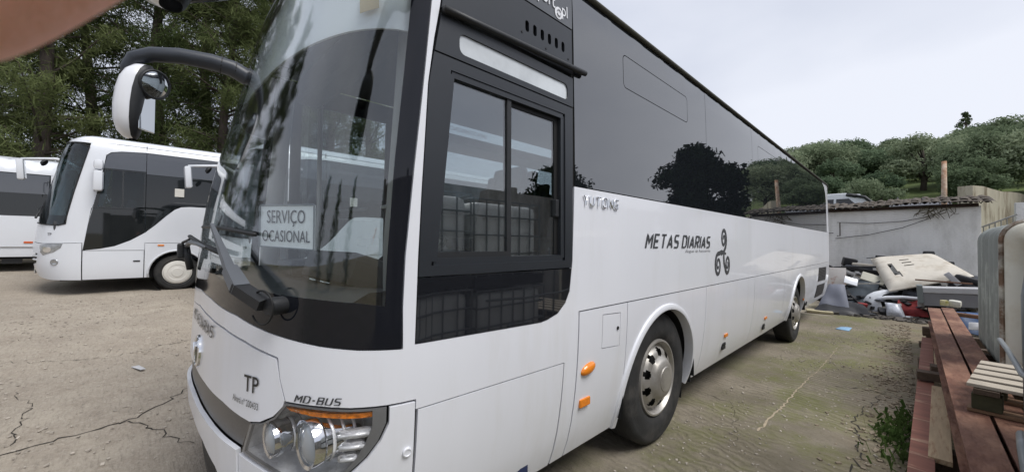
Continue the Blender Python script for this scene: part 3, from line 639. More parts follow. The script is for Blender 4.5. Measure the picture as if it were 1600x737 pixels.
# ---- lamps on the side
mb = MB(); n = 20; c = CB.at(2.008, .832, .0); V = [c+Vector((.028, 0, 0))]; F = []
for j, (s_, h) in enumerate(((.6, .022), (.9, .012), (1., 0))):
    for k in range(n): a = 2*math.pi*k/n; V.append(c+Vector((h, math.cos(a)*.075*s_+.0*math.sin(a), math.sin(a)*.036*s_+math.cos(a)*.012*s_)))
F = [(0, 1+k, 1+(k+1) % n) for k in range(n)]+[(1+j*n+k, 1+(j+1)*n+k, 1+(j+1)*n+(k+1) % n, 1+j*n+(k+1) % n) for j in range(2) for k in range(n)]
mesh('side_indicator', V, F, AMBER, coach, smooth=True)
for y, z, wy, wz in ((1.998, .625, .105, .05), (4.688, .604, .10, .035), (6.45, .565, .11, .035), (9.40, .55, .10, .035)):
    mb = MB(); p = CB.at(y, z, .004); mb.box(p, (.02, wy, wz), bev=.006); mb.obj('side_reflector', AMBER, coach)
for y, z in ((4.688, .485), (6.45, .44), (9.885, .42)):
    mb = MB(); p = CB.at(y, z, .0); mb.box(p, (.014, .115, .085), bev=.006); hd = mb.obj('latch', PLAST, coach)
    mb = MB(); mb.box(p+Vector((.008, 0, .015)), (.012, .085, .02), bev=.004); mb.obj('latch_handle', GASKET, hd)
mb = MB(); mb.lathe([(0, .004), (.012, .004), (.014, .007), (.018, .006), (.018, -.003)], CB.at(.801, .775, .006), CB.nrm(.801, .775), 18); mb.obj('tow_eye_cap', PAINT, coach, angle=30)
mb = MB(); mb.box(CB.at(1.50, .37, .003), (.004, .10, .05)); mb.obj('sticker', mat('navy_sticker', (.02, .03, .08), rough=.4), coach)
# ---- wheels
def wheel(parent, y, z, Rr, xo, m_hub=STEELW, rim=.295, width=.28, nh=10):
    t = MB(); prof = [(rim+.005, -.03), (rim+.02, -.012), (rim+.06, .004), (Rr-.10, .006), (Rr-.055, -.004), (Rr-.045, -.003), (Rr-.02, -.018), (Rr-.004, -.035), (Rr, -.055), (Rr, -width+.05), (Rr-.01, -width+.02), (Rr-.06, -width), (rim, -width)]
    t.lathe(prof, (xo, y, z), (1, 0, 0), 64); w_ = t.obj('wheel', RUBBER, parent, angle=50)
    g_ = MB()
    for k in range(3):
        yy = -.085-.055*k; g_.lathe([(Rr+.001, yy), (Rr+.001, yy-.012)], (xo, y, z), (1, 0, 0), 48)
    g_.obj('tread_groove', GASKET, w_)
    h = MB(); h.lathe([(rim+.008, -.028), (rim+.002, -.004), (rim-.012, -.002), (rim-.022, -.018), (rim-.035, -.05), (rim-.05, -.052)], (xo, y, z), (1, 0, 0), 64)
    rim_o = h.obj('rim', m_hub, w_, angle=40)
    return w_, rim_o
def hubcap(w_, y, z, xo, rim, m_hub=STEELW, nh=10):
    # pressed cover with oval holes round the edge: built as a ring grid with real openings
    nS = nh*8; rads = [(rim-.045, -.045), (rim-.06, -.03), (rim-.07, -.012), (rim-.085, .0), (rim-.115, .008), (rim-.125, .012), (rim-.145, .035), (rim-.16, .048), (rim-.20, .055), (rim-.205, .06), (rim-.235, .062), (0.001, .064)]
    V = []; F = []
    for r_, h_ in rads:
        for k in range(nS): a = 2*math.pi*k/nS; V.append((xo+h_, y+r_*math.cos(a), z+r_*math.sin(a)))
    for j in range(len(rads)-1):
        for k in range(nS):
            if j in (2, 3) and (k % 8) in (2, 3, 4, 5): continue
            if j in (1, 4) and (k % 8) in (3, 4): continue
            F.append((j*nS+k, j*nS+(k+1) % nS, (j+1)*nS+(k+1) % nS, (j+1)*nS+k))
    hc = mesh('hub_cover', V, F, m_hub, w_, angle=35)
    bk_ = MB(); bk_.lathe([(rim-.045, -.055), (0.001, -.055)], (xo, y, z), (1, 0, 0), 40); bk_.obj('hub_backing', MATTE, w_)
    return hc
for (y, z, xo, rim_) in ((3.075, .515, -.055, .30), (8.76, .352, -.075, .305)):
    w_, ro = wheel(coach, y, z, .53, xo, rim=rim_); hubcap(w_, y, z, xo, rim_)
for (y, z) in ((3.075, .515), (8.76, .352)):
    wheel(coach, y, z, .53, -2.17, rim=.30)
mb = MB()
mb.lathe([(AR+.02, -.03), (AR+.02, -.5)], (0, AC, AZ), (1, 0, 0), 32, math.pi-.1, 2*math.pi+.1); mb.lathe([(AR+.02, -.03), (AR+.02, -.62)], (0, AC2, AZ2), (1, 0, 0), 32, math.pi-.1, 2*math.pi+.1)
mb.box((-1.25, 6.4, .45), (2.1, 11.4, .28)); mb.box((-.30, AC+.68, .75), (.45, .02, .9)); mb.obj('underbody', MATTE, coach)
for y_, zz in ((AC+.66, .21), (AC2+.70, .16)):
    mb = MB(); mb.box((-.30, y_, zz+.03), (.30, .012, .20), Matrix.Rotation(R(-6), 3, 'X')); mb.obj('mud_flap', GASKET, coach)
# ---- head lamps
def skirt(B, poly, o0, o1, m, name, parent):
    P = resample(poly, lambda u: .03); V = []; F = []; n = len(P)
    for u, z in P: V += [B.at(u, z, o0), B.at(u, z, o1)]
    for i in range(n): j = (i+1) % n; F.append((2*i, 2*j, 2*j+1, 2*i+1))
    return mesh(name, V, F, m, parent, smooth=False)
def inset(poly, k):
    cu = sum(p[0] for p in poly)/len(poly); cz = sum(p[1] for p in poly)/len(poly); return [(cu+(u-cu)*k, cz+(z-cz)*k) for u, z in poly]
BOWL = mat('headlamp_bowl_silver', (.72, .73, .75), rough=.18, metal=.25, var=.25, scale=18, bump=.5, bscale=22, coat=.5)
BOWLD = mat('headlamp_dark_bezel', (.22, .225, .235), rough=.3, metal=.3, var=.1)
REFL = mat('led_cell_reflector', (.8, .8, .82), rough=.15, metal=.5, var=.1, bump=.6, bscale=90)
LENSF = mat('projector_lens', (.30, .33, .36), rough=.05, var=.1, coat=1., ior=1.7)
for side in (0, 1):
    f_ = MI if side else (lambda p: p); mx_ = (lambda v: Vector((-2.5-v.x, v.y, v.z))) if side else (lambda v: v)
    hl = panel(CB, 'headlight', f_(inset(HL, .985)), LENSGL, coach, thick=.004, off=.004)
    bz = panel(CB, 'lamp_bezel', f_(inset(HL, .995)), BOWLD, hl, off=-.004, thick=.012, holes=[f_(inset([(u, z) if u < .6 else (u-.03*(u-.6)/.13, z) for u, z in HL], .945))])
    skirt(CB, f_(inset(HL, .97)), -.012, -.13, BOWL, 'lamp_bowl', hl)
    panel(CB, 'lamp_back', f_(inset(HL, .97)), BOWL, hl, off=-.12, thick=.004)
    am = [(.435, .980), (.50, .974), (.60, .962), (.70, .957), (.70, .938), (.62, .943), (.52, .955), (.45, .969)]
    panel(CB, 'indicator_strip', f_(am), mat('amber_segmented', (.72, .20, .012), rough=.15, var=.6, scale=45, coat=.8, bump=.8, bscale=55), hl, off=-.012, thick=.02)
    for (px, py, pz, rr_) in ((-.325, .385, .851, .066), (-.185, .47, .856, .088)):
        o_ = mx_(Vector((px, py, pz))); ax = Vector((.10*(-1 if side else 1), -1, 0)).normalized()
        mb = MB(); mb.lathe([(rr_*.86, .0), (rr_*.86, .012), (rr_, .016), (rr_*1.03, .004), (rr_*1.03, -.02), (rr_*.93, -.03), (rr_*.93, -.17), (rr_*.8, -.18)], o_, ax, 36); br = mb.obj('projector_barrel', CHROME, hl, angle=35)
        mb = MB(); mb.lathe([(rr_*.87, .004), (rr_*.7, .014), (rr_*.4, .022), (0.001, .026)], o_, ax, 32); mb.obj('projector_lens', LENSF, br, smooth=True)
        mb = MB()
        for q in (-.05, -.09, -.13): mb.lathe([(rr_*.95, q), (rr_*.99, q-.006), (rr_*.95, q-.012)], o_, ax, 32)
        mb.obj('barrel_ring', BOWL, br, smooth=True)
    for k in range(3):
        z = .893-k*.045; u0_ = .585+k*.004; u1 = .695-k*.022; mb = MB()
        P = [(u0_, z), (u1, z), (u1, z-.03), (u0_, z-.03)]
        panel(CB, 'led_cell', f_(rr(u0_, u1, z-.032, z, .012)), REFL, hl, off=-.02, thick=.02)
        mbs = MB(); mbs.tube([mx_(CB.at(u0_+.01+.0, z-.016, -.012)), mx_(CB.at(u1, z-.016, -.012))], .008, 6); mbs.obj('led_tube', BOWL, hl, smooth=True)
# ---- wipers
def fl(u, z, o): return CB.at(u, z, o)
def taper(mb, a, b, w0, w1, h0, h1, nrm_):
    a, b = Vector(a), Vector(b); t = (b-a).normalized(); s_ = t.cross(nrm_).normalized(); n2 = s_.cross(t); V = []
    for p, w_, h_ in ((a, w0, h0), (b, w1, h1)):
        for x, y in ((-1, -1), (-.7, 1), (.7, 1), (1, -1)): V.append(p+s_*x*w_/2+n2*y*h_/2)
    mb.add(V, [(0, 1, 2, 3), (7, 6, 5, 4), (0, 4, 5, 1), (1, 5, 6, 2), (2, 6, 7, 3), (3, 7, 4, 0)]); return mb
nW = CB.nrm(.3, 1.43); WGM = mat('wiper_grey_metal', (.11, .118, .13), rough=.4, var=.1)
pA, pB, pC = fl(.405, 1.365, .06), fl(.32, 1.425, .085), fl(-.01, 1.665, .055)
wp = MB(); taper(wp, pA, pB, .054, .05, .045, .045, nW); wo = wp.obj('wiper', PLAST, coach)
mb = MB(); taper(mb, pB+(pA-pB)*.15, pB+(pC-pB)*.25, .056, .05, .05, .04, nW); taper(mb, pB+(pC-pB)*.22, pC, .036, .013, .03, .012, nW); mb.obj('wiper_arm', WGM, wo)
mb = MB(); mb.tube([fl(.325, 1.622, .03), fl(.1, 1.648, .03), fl(-.13, 1.66, .032), fl(-.5, 1.665, .03)], .0085, 6); mb.obj('wiper_blade', PLAST, wo, smooth=True)
mb = MB(); mb.lathe([(0, .03), (.03, .028), (.034, .0), (.034, -.06)], fl(.42, 1.36, .03), CB.nrm(.42, 1.36), 16); mb.obj('wiper_pivot', PLAST, wo, angle=40)
mb = MB(); c = fl(.40, 1.375, .03); t_ = CB.nrm(.40, 1.375).cross(Vector((0, 0, 1))).normalized()
pts = [c-t_*(.055*math.cos(a))+Vector((0, 0, .062*math.sin(a)-.02))+CB.nrm(.40, 1.375)*.03 for a in [R(-150+12*k) for k in range(26)]]
mb.tube(pts, .0038, 6); mb.obj('washer_hose', GASKET, wo, smooth=True)
wp = MB(); wp.tube([fl(-1.30, 1.42, .03), fl(-1.32, 1.5, .05), fl(-1.33, 1.56, .06)], [.018, .02, .016], 8); w2 = wp.obj('wiper', PLAST, coach, smooth=True)
mb = MB(); mb.tube([fl(-1.33, 1.56, .06), fl(-1.0, 1.585, .05), fl(-.5, 1.58, .045), fl(-.2, 1.565, .04)], [.013, .012, .010, .008], 8); mb.obj('wiper_arm', MATS['wiper_grey_metal'], w2, smooth=True)
mb = MB(); mb.tube([fl(-1.33, 1.62, .05), fl(-.9, 1.60, .035), fl(-.4, 1.575, .03), fl(.08, 1.544, .028)], .012, 6); mb.obj('wiper_blade', PLAST, w2, smooth=True)
mb = MB(); mb.box(fl(-1.33, 1.53, .085), (.03, .035, .09), bev=.01); mb.tube([fl(-1.33, 1.58, .08), fl(-1.2, 1.60, .05)], .008, 6); mb.obj('wiper_joint', PLAST, w2)
# ---- mirrors
MGL = mat('mirror_glass', (.5, .52, .54), rough=.01, metal=1, var=.01)
MGD = mat('dark_tinted_mirror_glass', (.06, .065, .07), rough=.02, metal=1, var=.01)  # near-side mirror: its dark reflection is put into the base colour
def mirror_head(parent, s_):
    "s_=0 far side, 1 near side"
    fx = (lambda x: -2.5-x) if s_ else (lambda x: x)
    zs = [2.295, 2.31, 2.35, 2.42, 2.52, 2.62, 2.70, 2.76, 2.80, 2.82]
    sc_ = [.25, .5, .78, .95, 1.0, 1.0, .98, .9, .7, .35]
    ly = [-.035, -.045, -.052, -.056, -.054, -.045, -.03, -.01, .012, .03]
    n = 28
    def sect(z, k, l, a0, a1, m, gx, gy):
        out = []
        for i in range(m+1):
            a = a0+(a1-a0)*i/m; c, q = math.cos(a), math.sin(a); out.append((fx(-2.37+gx*k*math.copysign(abs(c)**.7, c)), l+gy*k*math.copysign(abs(q)**.8, q), z))
        return out
    def loft(name, a0, a1, mt, gx, gy, par):
        V = []; F = []; m = 18
        for z, k, l in zip(zs, sc_, ly): V += sect(z, k, l, a0, a1, m, gx, gy)
        w_ = m+1
        for j in range(len(zs)-1):
            for i in range(m): F.append((j*w_+i, j*w_+i+1, (j+1)*w_+i+1, (j+1)*w_+i))
        return mesh(name, V, F, mt, par, smooth=True)
    head = loft('mirror', math.pi*(1.14 if s_ else 1), math.pi*(1.86 if s_ else 2), PAINT, .125, .085, parent)
    loft('mirror_rim', -.14*math.pi if s_ else 0, math.pi*(1.14 if s_ else 1), PLAST, .128, .075, head)
    mb = MB(); mb.box((fx(-2.322), .030, 2.485), (.13, .012, .26), Matrix.Rotation(R(38 if s_ else -38), 3, 'Z'), bev=.005); mb.obj('mirror_glass', MGD if s_ else MGL, head)
    c = Vector((fx(-2.30), .065, 2.685)); ax = Vector((.85*(-1 if s_ else 1), .6, -.22)).normalized()
    mb = MB(); mb.lathe([(.0, -.06), (.07, -.05), (.095, -.02), (.102, .01), (.094, .02), (.085, .012)], c, ax, 28); sp = mb.obj('spot_mirror_housing', PLAST, head, smooth=True)
    mb = MB(); mb.lathe([(.086, .012), (.055, .026), (.028, .033), (.001, .035)], c, ax, 28); mb.obj('spot_mirror_glass', MGD if s_ else MGL, sp, smooth=True)
    mb = MB(); P = [(-2.17, .66, 2.80), (-2.2, .60, 2.86), (-2.22, .5, 2.91), (-2.25, .38, 2.93), (-2.28, .2, 2.925), (-2.31, .05, 2.895), (-2.34, -.04, 2.85), (-2.36, -.07, 2.78), (-2.365, -.075, 2.72)]
    mb.tube([(fx(x), y, z) for x, y, z in P], [.062, .068, .066, .063, .058, .053, .048, .042, .03], 12, flat=.95); mb.obj('mirror_arm', mat('mirror_arm_slate', (.03, .035, .045), rough=.4, var=.1), head, smooth=True)
    mb = MB()
    for q in ((-2.215, .515, 2.905), (-2.238, .43, 2.925)):
        mb.lathe([(.066, -.003), (.066, .003)], (fx(q[0]), q[1], q[2]), (.1, .98, -.1), 16)
    mb.obj('arm_joint', GASKET, head)
mirror_head(coach, 0)
mirror_head(coach, 1)
mh1 = [o for o in coach.children if o.name.startswith('mirror')][-1]; mh1.location = (.35, .08, -.172)
# ---- cab interior
DASH = mat('dashboard_grey', (.045, .047, .05), rough=.6, var=.1, scale=20)
TRIM = mat('cab_trim_beige_grey', (.30, .295, .28), rough=.55, var=.06)
SEATF = mat('seat_fabric_dark', (.035, .04, .06), rough=.9, var=.4, scale=14, bump=.3, bscale=60)
CEIL = mat('ceiling_liner', (.08, .085, .09), rough=.8, var=.05)
FLOORM = mat('coach_floor', (.05, .048, .045), rough=.7, var=.2)
inn = []
# dashboard follows the windscreen foot
V = []; F = []; prof = [(0.02, 1.36), (.10, 1.40), (.30, 1.40), (.52, 1.36), (.56, 1.28), (.54, .85)]
N2 = 30
for i in range(N2+1):
    u = .60+(2*UC-.60-.60)*i/N2; p = CB.P(u, 1.36); nn = CB.nrm(u, 1.36); nn.z = 0
    for d, z in prof:
        q = p-nn*.02+Vector((0, d, 0)); q.x = max(min(q.x, -.06), -2.44); V.append((q.x, q.y, z))
m_ = len(prof)
for i in range(N2):
    for j in range(m_-1): F.append((i*m_+j, i*m_+j+1, (i+1)*m_+j+1, (i+1)*m_+j))
dash = mesh('dashboard', V, F, DASH, coach, smooth=True)
mb = MB(); mb.box((-.72, .82, 1.44), (.62, .30, .16), Matrix.Rotation(R(-18), 3, 'X'), bev=.04); mb.obj('instrument_hood', PLAST, dash)
mb = MB(); mb.box((-1.45, .8, 1.43), (.34, .24, .10), bev=.03); mb.obj('vent_console', DASH, dash)
mb = MB(); ca, cb_ = Vector((-.72, 1.16, 1.52)), Vector((0, -.5, .85)).normalized()
pts = [ca+Vector((math.cos(a)*.235, 0, 0))+cb_.cross(Vector((1, 0, 0)))*math.sin(a)*.235 for a in [2*math.pi*k/28 for k in range(29)]]
mb.tube(pts, .017, 8, cap=False); stw = mb.obj('steering_wheel', PLAST, coach, smooth=True)
mb = MB(); mb.lathe([(0, .02), (.06, .015), (.07, -.03)], ca, cb_, 16); mb.tube([ca, ca-cb_*.5], .03, 8); mb.tube([ca-Vector((.22, 0, 0)), ca+Vector((.22, 0, 0))], .016, 6); mb.obj('steering_column', PLAST, stw, smooth=True)
def seat(x, y, zf, hb, m, name, wd=.46):
    mb = MB(); mb.box((x, y, zf+.44), (wd, .46, .12), bev=.04); o = mb.obj(name, m, coach)
    mb = MB(); mb.box((x, y+.27, zf+.44+hb/2), (wd, .11, hb), Matrix.Rotation(R(-10), 3, 'X'), bev=.045); mb.obj('seat_back', m, o)
    mb = MB(); mb.box((x, y+.36, zf+.44+hb+.06), (wd*.62, .08, .17), Matrix.Rotation(R(-10), 3, 'X'), bev=.035); mb.obj('headrest', m, o)
    mb = MB(); mb.box((x, y, zf+.19), (.1, .3, .38)); mb.obj('seat_base', PLAST, o)
seat(-.70, 1.62, .95, .62, mat('driver_seat_dark', (.03, .027, .026), rough=.8, var=.2), 'driver_seat', .5)
for y in (2.75, 3.55, 4.35, 5.15, 5.95):
    for x in (-.42, -.92, -1.60, -2.10): seat(x, y, 1.15, .66, SEATF, 'passenger_seat')
mb = MB(); mb.box((-1.25, 4.9, 1.10), (2.36, 6.2, .06)); mb.box((-.75, 1.35, .92), (1.2, 1.0, .05)); mb.box((-1.25, 1.1, .62), (2.3, 1.5, .05)); mb.obj('cabin_floor', FLOORM, coach)
mb = MB(); mb.box((-1.25, 4.3, 3.04), (2.3, 6.8, .04)); mb.box((-.28, 5.0, 2.72), (.42, 5.4, .10), bev=.03); mb.box((-2.22, 5.0, 2.72), (.42, 5.4, .10), bev=.03); mb.obj('ceiling', CEIL, coach)
mb = MB(); mb.box((-1.25, 7.9, 2.1), (2.36, .05, 1.9)); mb.obj('bulkhead', MATTE, coach)
panel(CB, 'sun_blind', [(.80, 2.462), (.84, 3.0), (UC, 3.0), (2*UC-.84, 3.0), (2*UC-.80, 2.462), (UC, 2.462)], mat('pale_sun_blind', (.88, .89, .92), rough=.7, var=.03), coach, off=-.03, thick=.008)
mb = MB(); mb.box((-1.25, 1.05, 2.88), (2.1, .2, .22), bev=.05); mb.obj('front_locker', CEIL, coach)
for s_ in (0, 1):
    fx = (lambda x: -2.5-x) if s_ else (lambda x: x)
    mb = MB(); P = [(-2.36, .80, 1.2), (-2.35, .80, 1.6), (-2.33, .84, 2.2), (-2.30, .90, 2.95)]
    mb.tube([(fx(x), y, z) for x, y, z in P], [.075, .07, .062, .06], 10, flat=.7); mb.obj('pillar_trim', TRIM, coach, smooth=True)
mb = MB(); mb.tube([(-2.28, 1.15, 1.0), (-2.28, 1.15, 2.9)], .02, 8); mb.tube([(-1.6, 1.7, 1.1), (-1.6, 1.7, 1.95), (-2.3, 1.75, 1.95)], .018, 8); mb.obj('grab_rail', mat('yellowed_rail', (.5, .5, .48), rough=.35), coach, smooth=True)
panel(CB, 'windscreen_sticker', [(.644, 2.518), (.644, 2.62), (.70, 2.62), (.70, 2.535)], mat('cream_sticker', (.62, .48, .28), rough=.6), ws, off=-.01, thick=.002)
lettering('exit_lettering', 'SAIDA DE EMERGENCIA', lambda a, b, o: Vector((-2.5+.004, 3.28-a, 2.97+b)), .62, .05, mat('red_decal', (.5, .05, .04), rough=.5), coach)
OFF = Vector((0, 0, 0))
# ---- hanging sign behind the windscreen
SB = Vector((-.43, .45, 1.56)); OFF = SB
TL, TR, BR, BL = Vector((-.575, .377, 1.752)), Vector((-.281, .503, 1.745)), Vector((-.277, .503, 1.565)), Vector((-.571, .377, 1.578))
sign = thing('service_sign', 'white plastic sign reading SERVIÇO OCASIONAL hung behind the coach windscreen', 'sign', SB)
ex = (TR-TL).normalized(); ez = (TL-BL).normalized(); en = ex.cross(ez).normalized()
if en.y > 0: en = -en
V = [p+en*o for o in (0, -.004) for p in (BL, BR, TR, TL)]
bdm = mat('sign_board_white', (.92, .93, .93), rough=.35, var=.02)
board = mesh('board', V, [(0, 1, 2, 3), (7, 6, 5, 4), (0, 4, 5, 1), (1, 5, 6, 2), (2, 6, 7, 3), (3, 7, 4, 0)], bdm, sign)
wdt = (TR-TL).length
lettering('lettering', 'SERVIÇO', lambda a, b, o: BL+ex*(.045+a)+ez*(.086+b)+en*.003, .225, .068, BLKDEC, board, bold=.004)
lettering('lettering', 'OCASIONAL', lambda a, b, o: BL+ex*(.018+a)+ez*(.022+b)+en*.003, .28, .048, BLKDEC, board, bold=.004)
mb = MB()
for a, b in ((TL, TR), (BL, BR), (TL, BL), (TR, BR)): mb.tube([a+en*.002, b+en*.002], .0035, 5)
mb.obj('frame', mat('sign_frame_grey', (.12, .14, .15), rough=.5), sign)
mb = MB(); mb.tube([TL, TL+Vector((.01, -.03, .03))], .002, 5)
for p in (TL+Vector((.015, -.012, .02)), TR+Vector((-.015, -.012, .02))): mb.lathe([(0, .012), (.018, .004), (.022, -.002)], p, (0, -1, .1), 14)
mb.tube([TL+Vector((.01, -.01, .01)), TL+Vector((-.05, -.02, -.05))], .0015, 4); mb.obj('suction_cup', glass('clear_plastic', (.8, .85, .88), 1.4), sign)
OFF = Vector((0, 0, 0))
# ------------------------------------------------------------------ midibuses and far coach on the left
MBD = Body([.2, .3, .55, .85, 1.1, 1.38, 1.8, 2.4, 2.84, 3.0, 3.08], [.14, .10, .02, .0, .015, .045, .13, .25, .35, .50, .80],
           [.2, .28, .4, .6, 1.0, 1.7, 2.4, 2.7, 2.85, 2.95, 3.0, 3.04], [-.06, -.04, -.02, -.005, 0, 0, -.03, -.055, -.09, -.14, -.2, -.32], .80, 2.6, 1.12, 7.6, .2)
MGLASS = mat('midibus_grey_glass', (.05, .055, .065), rough=.02, ior=1.9, var=.05)
MBLK = mat('midibus_black_glass', (.01, .012, .013), rough=.03, ior=1.6, var=.05)
MWS = glass('midibus_windscreen', (.50, .57, .59), 1.6)
WTRIM = mat('wheel_trim_white', (.62, .60, .55), rough=.45, var=.1)
LAMPC = mat('midibus_headlamp', (.35, .36, .37), rough=.15, metal=.6, var=.3, scale=18, coat=1.)
def midibus(loc, label):
    B = MBD; U = B.UC; M = B.mir
    t = thing('midibus', label, 'midibus', loc, 0, 'white midibuses parked beside the coach')
    BP = [(.69, .836), (.90, .87), (1.09, .92), (1.3, 1.03), (1.50, 1.18), (1.66, 1.35), (1.81, 1.53), (1.95, 1.68), (2.05, 1.74), (2.2, 1.757), (2.5, 1.75)]
    pil = [(.73, 2.78), (.66, 2.4), (.57, 1.9), (.50, 1.45), (.49, 1.32)]
    wsb = [(.40, 1.29), (.2, 1.30), (-.2, 1.34), (U, 1.36)]
    wtop = [(.60, 2.84), (.3, 2.88), (U, 2.92)]
    half = pil+wsb
    full = half+[(2*U-u, z) for u, z in reversed(half[:-1])]+[(2*U-u, z) for u, z in wtop[:-1]]+wtop[::-1]
    w1 = panel(B, 'windscreen', full, MWS, t, thick=.006)
    # black lower edge of the windscreen
    panel(B, 'windscreen_border', [(.50, 1.47)]+[(.49, 1.32)]+wsb+[(2*U-u, z) for u, z in reversed(wsb[:-1])]+[(2*U-.5, 1.47), (2*U+.2, 1.5), (U, 1.52), (-.2, 1.5)], MBLK, w1, off=-.008, thick=.004)
    top = [(.74, 2.79), (.86, 2.74), (.94, 2.72)]
    grey_top = [(.955, 2.66), (1.02, 2.72), (1.15, 2.755), (1.5, 2.79), (3, 2.79), (7.55, 2.79)]
    upx = [(.95, 2.4), (.955, 2.66)]
    # body white with the sweeping black door panel cut out
    wh = [(u+.004, z) for u, z in pil]+[(u, z-.004) for u, z in wsb]+[(U, .42), (-.1, .36), (.35, .30), (.66, .285), (.685, .83)]
    wh = [(u+.004, z) for u, z in pil]+[(u, z-.004) for u, z in wsb]+[(U, 1.0), (-.2, .99), (.15, .96), (.40, .965), (.66, .975), (.685, .975)]+[(.69, .83), (.74, 1.3), (.82, 1.8), (.90, 2.3), (.945, 2.66), (1.01, 2.725), (1.15, 2.762), (1.5, 2.797), (7.6, 2.797), (7.6, 2.93), (1.2, 2.93), (.75, 2.90)]
    panel(B, 'front_shell', wh, PAINT2, t); panel(B, 'front_shell', M(wh), PAINT2, t)
    bump = [(.68, .97), (.62, .965), (.40, .955), (.15, .95), (-.2, .98), (U, .99)]
    lo = [(.68, .285), (.3, .30), (-.1, .36), (U, .40)]
    gr_ = [(.06, .78), (-.3, .80), (U, .81), (2*U+.3, .80), (2*U-.06, .78), (2*U-.0, .60), (U, .54), (.0, .60)]
    bp = panel(B, 'bumper', bump+[(2*U-u, z) for u, z in reversed(bump[:-1])]+[(2*U-u, z) for u, z in lo[:-1]]+lo[::-1], PAINT2, t, off=.015, holes=[gr_])
    panel(B, 'grille', gr_, PLAST, bp, off=-.02)
    for k in (.66, .73):
        mb = MB(); mb.tube([B.at(.04+(2*U-.08)*i/14, k, .008) for i in range(15)], .014, 6); mb.obj('grille_bar', PAINT2, bp, smooth=True)
    for f_ in (lambda p: p, M):
        h_ = panel(B, 'headlight', f_([(.12, .93), (.30, .955), (.47, .955), (.45, .88), (.36, .80), (.20, .745), (.14, .80)]), LAMPC, t, off=.02, thick=.03)
        panel(B, 'lamp_lens', f_(rr(.20, .33, .80, .90, .04)), CHROME, h_, off=.024, thick=.01)
        mb = MB(); p = B.at(f_([(.37, .62)])[0][0], .62, .016); mb.lathe([(0, .006), (.045, .004), (.055, .01), (.06, -.004)], p, B.nrm(f_([(.37, .62)])[0][0], .62), 18); mb.obj('fog_lamp', LAMPC, t, smooth=True)
    mb = MB(); mb.lathe([(0, .014), (.06, .012), (.07, -.004)], B.at(U, 1.06), (0, -1, .05), 22); mb.obj('round_badge', BLKDEC, t, angle=30)
    mb = MB(); mb.tube([B.at(u, z, .004) for u, z in resample(full, lambda q: .08)]+[B.at(*full[0], .004)], .010, 5, cap=False); mb.obj('windscreen_seal', GASKET, t, smooth=True)
    MB().box(B.at(U, .45, .03), (.46, .012, .11), bev=.004).obj('number_plate', WTRIM, t)
    MB().box(B.at(1.40, .62, .004), (.014, .10, .025), bev=.005).obj('door_handle', PLAST, t)
    for q in (.3, U, 2*U-.3): MB().box(B.at(q, 2.955, .012), (.08, .03, .025), bev=.008).obj('roof_marker', LAMPC, t)
    # door bay
    dp = [(.695, .842)]+BP[1:5]+[(1.505, 1.18), (1.505, 1.63), (.775, 1.63), (.74, 1.3)]
    panel(B, 'door_panel', dp, MBLK, t)
    wf = [(.785, 1.635), (1.505, 1.635), (1.505, 2.40), (.915, 2.40), (.85, 2.0)]
    gl = [(.85, 1.665), (1.475, 1.665), (1.475, 2.37), (.955, 2.37), (.90, 2.05)]
    wfr = panel(B, 'side_window_frame', wf, MBLK, t, holes=[gl])
    panel(B, 'side_window_pane', [(.85, 1.665), (1.17, 1.665), (1.17, 2.37), (.955, 2.37), (.90, 2.05)], MWS, wfr, thick=.004, off=-.01)
    panel(B, 'side_window_pane', [(1.195, 1.665), (1.475, 1.665), (1.475, 2.37), (1.195, 2.37)], MWS, wfr, thick=.004, off=-.01)
    mb = MB(); mb.box(B.at(1.183, 2.02, -.008), (.02, .026, .72)); mb.obj('window_divider', MBLK, wfr)
    panel(B, 'upper_glass', [(.918, 2.405), (1.505, 2.405), (1.505, 2.785), (1.15, 2.75), (1.02, 2.715), (.96, 2.66)], MGLASS, t)
    panel(B, 'upper_glass', [(1.513, 2.36), (7.55, 2.36), (7.55, 2.785), (1.513, 2.785)], MGLASS, t)
    panel(B, 'rear_glass', [(1.513, 1.18), (1.66, 1.345), (1.81, 1.525), (1.95, 1.675), (2.05, 1.735), (2.2, 1.752), (7.55, 1.752), (7.55, 2.355), (1.513, 2.355)], MBLK, t)
    MB().box(B.at(2.02, 2.03, .004), (.006, .15, .17)).obj('window_notice', WTRIM, t); MB().box(B.at(2.75, 2.0, .004), (.006, .07, .12)).obj('window_notice', WTRIM, t)
    # white lower side
    panel(B, 'door_skirt', [(.692, .825), (1.50, .825), (1.50, .285), (.692, .285)], PAINT2, t)
    panel(B, 'side_shell', [(.70, .834), (1.508, .834), (1.508, .98), (7.6, .98), (7.6, 1.745), (2.2, 1.745), (2.05, 1.728), (1.95, 1.668), (1.81, 1.518), (1.66, 1.338), (1.50, 1.172), (1.3, 1.022), (1.09, .912), (.90, .862)], PAINT2, t)
    wy, wz, wr = 2.02, .365, .44
    def ap(u0_, u1, c, zc, r, z0, z1):
        P = []; a0 = math.asin((z0-zc)/r)
        for k in range(21): a = a0+(math.pi-2*a0)*k/20; P.append((c+r*math.cos(a), zc+r*math.sin(a)))
        return [(u0_, z1), (u0_, z0)]+P[::-1]+[(u1, z0), (u1, z1)]
    panel(B, 'arch_panel', ap(1.513, 4.0, wy, wz, wr, .285, .972), PAINT2, t); panel(B, 'arch_panel', ap(4.006, 7.6, 5.6, wz, wr, .285, .972), PAINT2, t)
    mb = MB(); mb.tube([B.at(wy+(wr+.02)*math.cos(a), wz+(wr+.02)*math.sin(a), .002) for a in [R(-8+9.8*k) for k in range(21)]], .016, 6); mb.obj('wheel_arch_lip', PAINT2, t, smooth=True)
    panel(B, 'far_side', M([(.96, .29), (7.6, .29), (7.6, 1.74), (.96, 1.74)]), PAINT2, t, dz=.3, du_side=.9)
